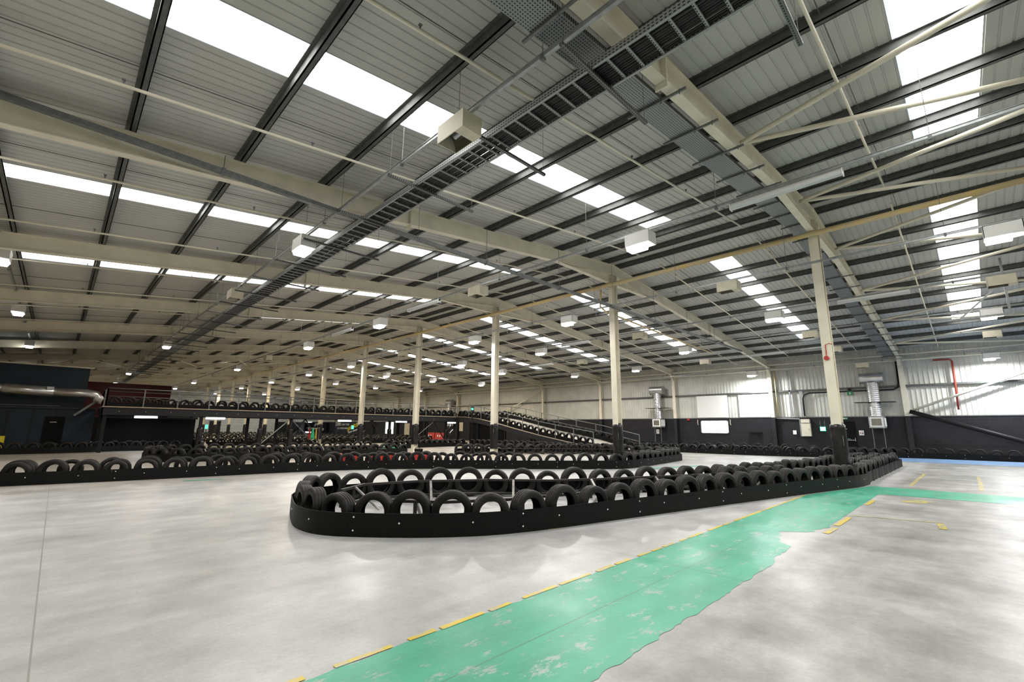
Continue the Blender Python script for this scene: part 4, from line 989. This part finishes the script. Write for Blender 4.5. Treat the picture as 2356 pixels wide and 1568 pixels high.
for i in range(12):
    x = 3 + i * 2.15; b.box(x - .04, 36.56, DZ - .4, x + .04, 40.14, DZ - .06)
fp(b, 'cross_beams', DARKM)
def railing(pa, pb, n, name):
    pa, pb = Vector(pa), Vector(pb)
    for hz, rr in ((1.1, .028), (.62, .02)):
        b = MB(); b.tube([pa + Vector((0, 0, hz)), pb + Vector((0, 0, hz))], rr, 8); fp(b, 'handrail', GALV_D, True)
    for i in range(n + 1):
        p = pa.lerp(pb, i / n); b = MB(); b.bar(p + Vector((0, 0, -.2)), p + Vector((0, 0, 1.1)), .06, .04); fp(b, 'railing_post', GALV_D)
railing((1.95, 36.6, DZ), (28.3, 36.6, DZ), 15, 'near'); railing((1.95, 40.1, DZ), (31.5, 40.1, DZ), 14, 'far')
railing((1.95, 36.6, DZ), (1.95, 40.1, DZ), 2, 'end')
for x in (2.0, 6.9, 10.6, 12.7, 21.1, 27.3):
    for yy in (36.75, 40.0):
        b = MB(); b.box(x - .09, yy - .09, 0, x + .09, yy + .09, DZ - .5); s_o = fp(b, 'support_post', BLACKM)
        if yy < 38 and x > 3:
            b = MB(); rounded(.17, .05, .02, 1.5, b, x, yy); o = b.build('padding', WRAP, s_o, smooth=True)
for (xa, za, xb, zb, m, w_) in ((12.7, 2.2, 10.8, .4, GALV, .06), (12.7, 2.2, 14.6, .4, GALV_D, .06), (13.8, 2.2, 12.6, .5, BLACKM, .08), (13.8, 2.2, 15.0, .4, BLACKM, .08), (19.4, 2.2, 18.2, .6, BLACKM, .08), (19.4, 2.2, 20.9, .3, BLACKM, .08), (25.9, 2.2, 24.0, .8, GALV, .05), (25.9, 2.2, 27.2, .6, BLACKM, .07), (28.1, 2.0, 27.3, .6, BLACKM, .1)):
    b = MB(); b.bar((xa, 36.9, za), (xb, 36.9, zb), w_, w_); o = fp(b, 'diagonal_brace', m)
for (xa, za, xb, zb) in ((13.3, 1.45, 12.6, .5), (18.9, 1.5, 18.2, .6), (28.3, 1.4, 27.5, .6)):
    b = MB(); b.tube([(xa, 36.9, za), (xb, 36.9, zb)], .13, 10); fp(b, 'brace_padding', WRAP, True)
for i, x in enumerate((4.0, 7.8, 17.1, 22.5, 28.2)):
    rr = batten(0, -.6, .6, 0, 1, 'lit tube light under the flyover, %s from the left' % ORD[i], 'tube lights under the flyover')
    rr.location = (x, 37.2, 2.12); rr.rotation_euler = (0, 0, pi / 2); l = add_light(0, 0, -.08, TUBE_W, (.95, .98, 1), .1, 1.1); l.parent = rr
# ramp
r = empty('flyover_ramp', (30, 27, 0), 0, 'ramp with railings sloping down from the flyover towards the camera', 'ramp')
off = -r.location
RP = [q for q in RPZ if q[0] < 36.6]
b = MB()
for (ya, za), (yb, zb) in zip(RP[:-1], RP[1:]):
    b.quad((RX0, ya, za), (RX0, yb, zb), (RX1, yb, zb + bank(yb)), (RX1, ya, za + bank(ya)))
fp(b, 'ramp_surface', DECKM)
RP0 = RP
for x0 in (RX0 - .05, RX1):
    RP = RP0 if x0 < RX0 else [(y_, z_ + bank(y_)) for y_, z_ in RP0]
    b = MB()
    for (ya, za), (yb, zb) in zip(RP[:-1], RP[1:]):
        for xx in (x0, x0 + .05): b.quad((xx, ya, za), (xx, yb, zb), (xx, yb, max(0, zb - .45)), (xx, ya, max(0, za - .45)))
        b.quad((x0, ya, za), (x0 + .05, ya, za), (x0 + .05, yb, zb), (x0, yb, zb))
    fp(b, 'side_beam', DARKM)
    b = MB(); xe = x0 - .02 if x0 < RX0 else x0 + .05
    for (ya, za), (yb, zb) in zip(RP[:-1], RP[1:]): b.bar((xe, ya, za), (xe, yb, zb), .04, .04)
    fp(b, 'ramp_edge', WOOD)
    # black guard strip behind the tyres
    gx = RX0 + .12 if x0 < RX0 else RX1 - .5; b = MB()
    for (ya, za), (yb, zb) in zip(RP[:-1], RP[1:]):
        b.quad((gx, ya, za), (gx, yb, zb), (gx, yb, zb + .3), (gx, ya, za + .3)); b.quad((gx + .015, ya, za), (gx + .015, ya, za + .3), (gx + .015, yb, zb + .3), (gx + .015, yb, zb)); b.quad((gx, ya, za + .3), (gx, yb, zb + .3), (gx + .015, yb, zb + .3), (gx + .015, ya, za + .3))
    fp(b, 'guard_strip', PANEL)
    xr = RX0 + .04 if x0 < RX0 else RX1 - .04; ye = 20.0 if x0 < RX0 else 18.3
    pts = [(xr, y_, z_) for y_, z_ in RP if y_ > ye] + [(xr, ye, .3 if x0 < RX0 else .1)]
    for hz, rr in ((1.1, .03), (.6, .02)):
        b = MB(); b.tube([(p[0], p[1], p[2] + hz) for p in pts], rr, 8); fp(b, 'handrail', GALV_D, True)
    LL, at_ = arc_pts(pts); n = 9
    for i in range(n + 1):
        p, a = at_(LL * i / n); b = MB(); b.bar((p[0], p[1], max(0, p[2] - .2)), (p[0], p[1], p[2] + 1.1), .05, .05); fp(b, 'railing_post', GALV_D)
for y_, z_ in ((33.2, 2.5), (29.5, 1.85), (26, 1.2)):
    for xx in (RX0 + .1, RX1 - .1):
        b = MB(); b.box(xx - .08, y_ - .08, 0, xx + .08, y_ + .08, z_ - .2); fp(b, 'support_post', BLACKM)
b = MB(); b.prism([(34.5, 0), (29.8, 0), (29.8, 1.8), (33, 2.35), (34.5, 2.5)], RX0 + .15, RX0 + .2, 0); fp(b, 'infill_panel', DKW)
# green light on the bridge rail
r = empty('signal_light', (28.0, 33.6, 2.55), 0, 'green signal light on a post where the ramp leaves the flyover', 'light')
b = MB(); b.bar((0, 0, -2.55), (0, 0, 1.0), .07, .07); b.build('post', BLACKM, r); b = MB(); b.cbox((0, 0, .85), (.22, .22, .45)); b.build('case', BLACKM, r)
b = MB(); b.tube([(-.09, -.09, .85), (-.15, -.15, .85)], .11, 14); b.build('lens', GLED, r)
for (x, y, z, lb) in ((36.5, 76, 1.6, 'green signal light beside the yellow hash banner'), (15.8, 80, 1.5, 'small green signal light by the far roller door')):
    r = empty('signal_light', (x, y, 0), 0, lb, 'light'); b = MB(); b.bar((0, 0, 0), (0, 0, z + .3), .08, .08); b.build('post', BLACKM, r); b = MB(); b.cbox((0, 0, z), (.3, .3, .6)); b.build('lens', GLED, r)
# flags hanging at the bridge brace
for i, (x, m, lb, w_) in enumerate(((13.95, RED, 'red flag hanging under the flyover, leftmost of three', .16), (14.2, mat('flag_green', (.03, .4, .2), .7), 'green flag hanging under the flyover, in the middle of three', .26), (14.45, mat('flag_yellow', (.6, .4, .05), .7), 'yellow flag hanging under the flyover, rightmost of three', .14))):
    b = MB(); n = 8
    for j in range(n):
        u0, u1 = -w_ / 2 + w_ * j / n, -w_ / 2 + w_ * (j + 1) / n; d0, d1 = .03 * sin(j * 1.6), .03 * sin((j + 1) * 1.6)
        b.quad((u0 * .5, d0 * .4, 1.5), (u1 * .5, d1 * .4, 1.5), (u1 * 1.2, d1, .62 + .08 * (j % 3)), (u0 * 1.2, d0, .62 + .08 * (j % 3)))
        b.quad((u0 * .5, d0 * .4 + .01, 1.5), (u0 * 1.2, d0 + .01, .62 + .08 * (j % 3)), (u1 * 1.2, d1 + .01, .62 + .08 * (j % 3)), (u1 * .5, d1 * .4 + .01, 1.5))
    o = b.build('flag', m, fix=False); o.location = (x, 36.2, 0); tag(o, lb, 'flag')
b = MB(); b.tube([(13.7, 36.2, 1.52), (14.7, 36.2, 1.52)], .015, 6); b.bar((14.65, 36.2, 0), (14.65, 36.2, 1.55), .03, .03); single(b, 'flag_rack', GALV_D, 'thin rack holding three flags under the flyover', 'rack')

# ------------------------------------------------------------------ dark building, enclosure, duct at left
r = empty('control_building', (-1.9, 43, 0), 0, 'tall dark blue panelled building at the left end of the flyover', 'building')
b = MB(); b.box(-3.05, -3, 0, 3.6, 6, 2.6); b.build('lower_wall', BLUEW, r)
b = MB(); b.box(-3.05, -2.6, 2.6, 3.0, 6, 5.25); b.build('upper_wall', BLUEW, r)
b = MB(); b.box(-3.05, -3.1, 2.58, 3.65, -2.9, 2.68); b.build('rail', DARKM, r)
b = MB()
for xx in (-2.2, -1.2, -.2, .8, 1.8): b.box(xx, -2.64, 2.6, xx + .05, -2.6, 3.4); b.box(xx, -3.03, 0, xx + .05, -3, 2.5)
b.build('panel_joint', BLACKM, r)
b = MB(); b.box(1.35, -3.04, 0, 2.25, -2.99, 2.1); b.build('door', DKW, r)
b = MB(); b.box(1.6, -3.06, 1.75, 1.9, -3.04, 1.78); b.build('door_sign', WHITE, r)
b = MB(); b.box(-3.05, -2.65, 5.22, 3.2, -2.55, 5.30); b.build('cornice', CREAM_D, r)
b = MB(); b.tube([(-3, -3.05, 2.75), (1.9, -3.05, 2.75)], .02, 6); b.build('handrail', GALV_D, r)
r = empty('air_duct', (-1.4, 39.5, 3.58), 0, 'fat silver air duct along the front of the dark blue building', 'duct')
b = MB(); b.tube([(-3.4, 0, .12), (-1.1, 0, .08)], .27, 20); b.tube([(-1.1, 0, .08), (-1.08, 0, .08), (1.0, 0, 0), (1.02, 0, 0)], [.27, .3, .3, .27], 20); b.tube([(1.02, 0, 0), (2.5, 0, -.02), (2.95, 0, -.1), (3.1, 0, -.3), (3.0, 0, -.55)], .27, 20); b.build('pipe', DUCT, r, smooth=True)
b = MB(); b.cbox((.85, -.2, .2), (.3, .25, .18)); b.build('damper_box', GALV, r)
b = MB(); b.bar((3.0, 0, -.5), (2.1, 0, -1.4), .12, .12); b.build('hanger', GALV_D, r)
r = empty('enclosure', (4.6, 40.9, 0), 0, 'black boarded enclosure under the left end of the flyover', 'enclosure')
b = MB(); b.box(-2.4, -1.35, 0, 2.5, 1.6, 2.15); b.build('walls', DKW, r)
b = MB(); b.box(-2.4, -1.45, 2.06, 2.6, -1.35, 2.2); b.build('top_trim', DARKM, r)
o = MB(); o.box(-3.5, 39.0, 0, -2.0, 39.7, .95); single(o, 'yellow_box', YEL, 'low yellow box at the foot of the blue building', 'box')
r = empty('red_hoarding', (5.5, 62, 0), 0, 'dark red boarded wall beyond the left end of the flyover', 'wall')
b = MB(); b.box(-4.5, 0, 0, 3.0, .3, 5.9); b.build('board', REDW, r); b = MB(); b.box(-4.5, -.02, 0, 3.2, 0, 2.4); b.build('base_board', DKW, r)
# ------------------------------------------------------------------ karts parked between the islands
def kart(loc, rz, m, label):
    r = empty('go_kart', loc, rz, label, 'go-kart', 'parked go-karts')
    b = MB(); b.tube([(-.85, -.3, .12), (.85, -.3, .12), (.95, 0, .12), (.85, .3, .12), (-.85, .3, .12), (-.85, -.3, .12)], .025, 8); b.box(-.2, -.28, .1, .75, .28, .115); b.build('chassis', BLACKM, r)
    for s_ in (-1, 1):
        b = MB(); b.prism([(-.45, .08), (.4, .08), (.45, .2), (.3, .36), (-.4, .36), (-.5, .2)], s_ * .42, s_ * .62, 1); b.build('side_pod', m, r)
    b = MB(); b.prism([(.85, .08), (1.05, .1), (1.1, .22), (.95, .34), (.8, .3)], -.45, .45, 1); b.build('nose', m, r)
    b = MB(); b.prism([(-1.1, .1), (-.95, .1), (-.95, .35), (-1.1, .35)], -.55, .55, 1); b.build('rear_bumper', m, r)
    b = MB(); b.prism([(-.55, .12), (-.1, .12), (-.08, .2), (-.4, .22), (-.58, .62), (-.68, .6)], -.19, .19, 1); b.build('seat', BLACKM, r)
    b = MB(); M = Matrix.Translation((.3, 0, .52)) @ Matrix.Rotation(radians(55), 4, 'Y') @ Matrix.Rotation(pi / 2, 4, 'X')
    b.lathe([(.15 + .014 * cos(a * pi / 3), .014 * sin(a * pi / 3)) for a in range(6)], 20, M); b.tube([(.3, 0, .52), (.62, 0, .15)], .015, 6); b.build('steering_wheel', BLACKM, r)
    for wx, wy, wr_ in ((.65, .48, .125), (.65, -.48, .125), (-.62, .55, .14), (-.62, -.55, .14)):
        b = MB(); M = Matrix.Translation((wx, wy, wr_)); b.lathe([(.06, -.07), (wr_, -.08), (wr_, .08), (.06, .07)], 20, M); b.build('wheel', RUBBER, r)
    return r
kart((10.0, 21.2, 0), 1.1, RED, 'red go-kart behind the middle barrier, leftmost of the three')
kart((11.5, 20.5, 0), 1.0, RED, 'red go-kart behind the middle barrier, between two others')
kart((12.9, 19.6, 0), 1.05, RED, 'red go-kart behind the middle barrier, rightmost of the three')
kart((15.4, 26.8, 0), 1.0, GREEN, 'green go-kart farther back near the rear island')
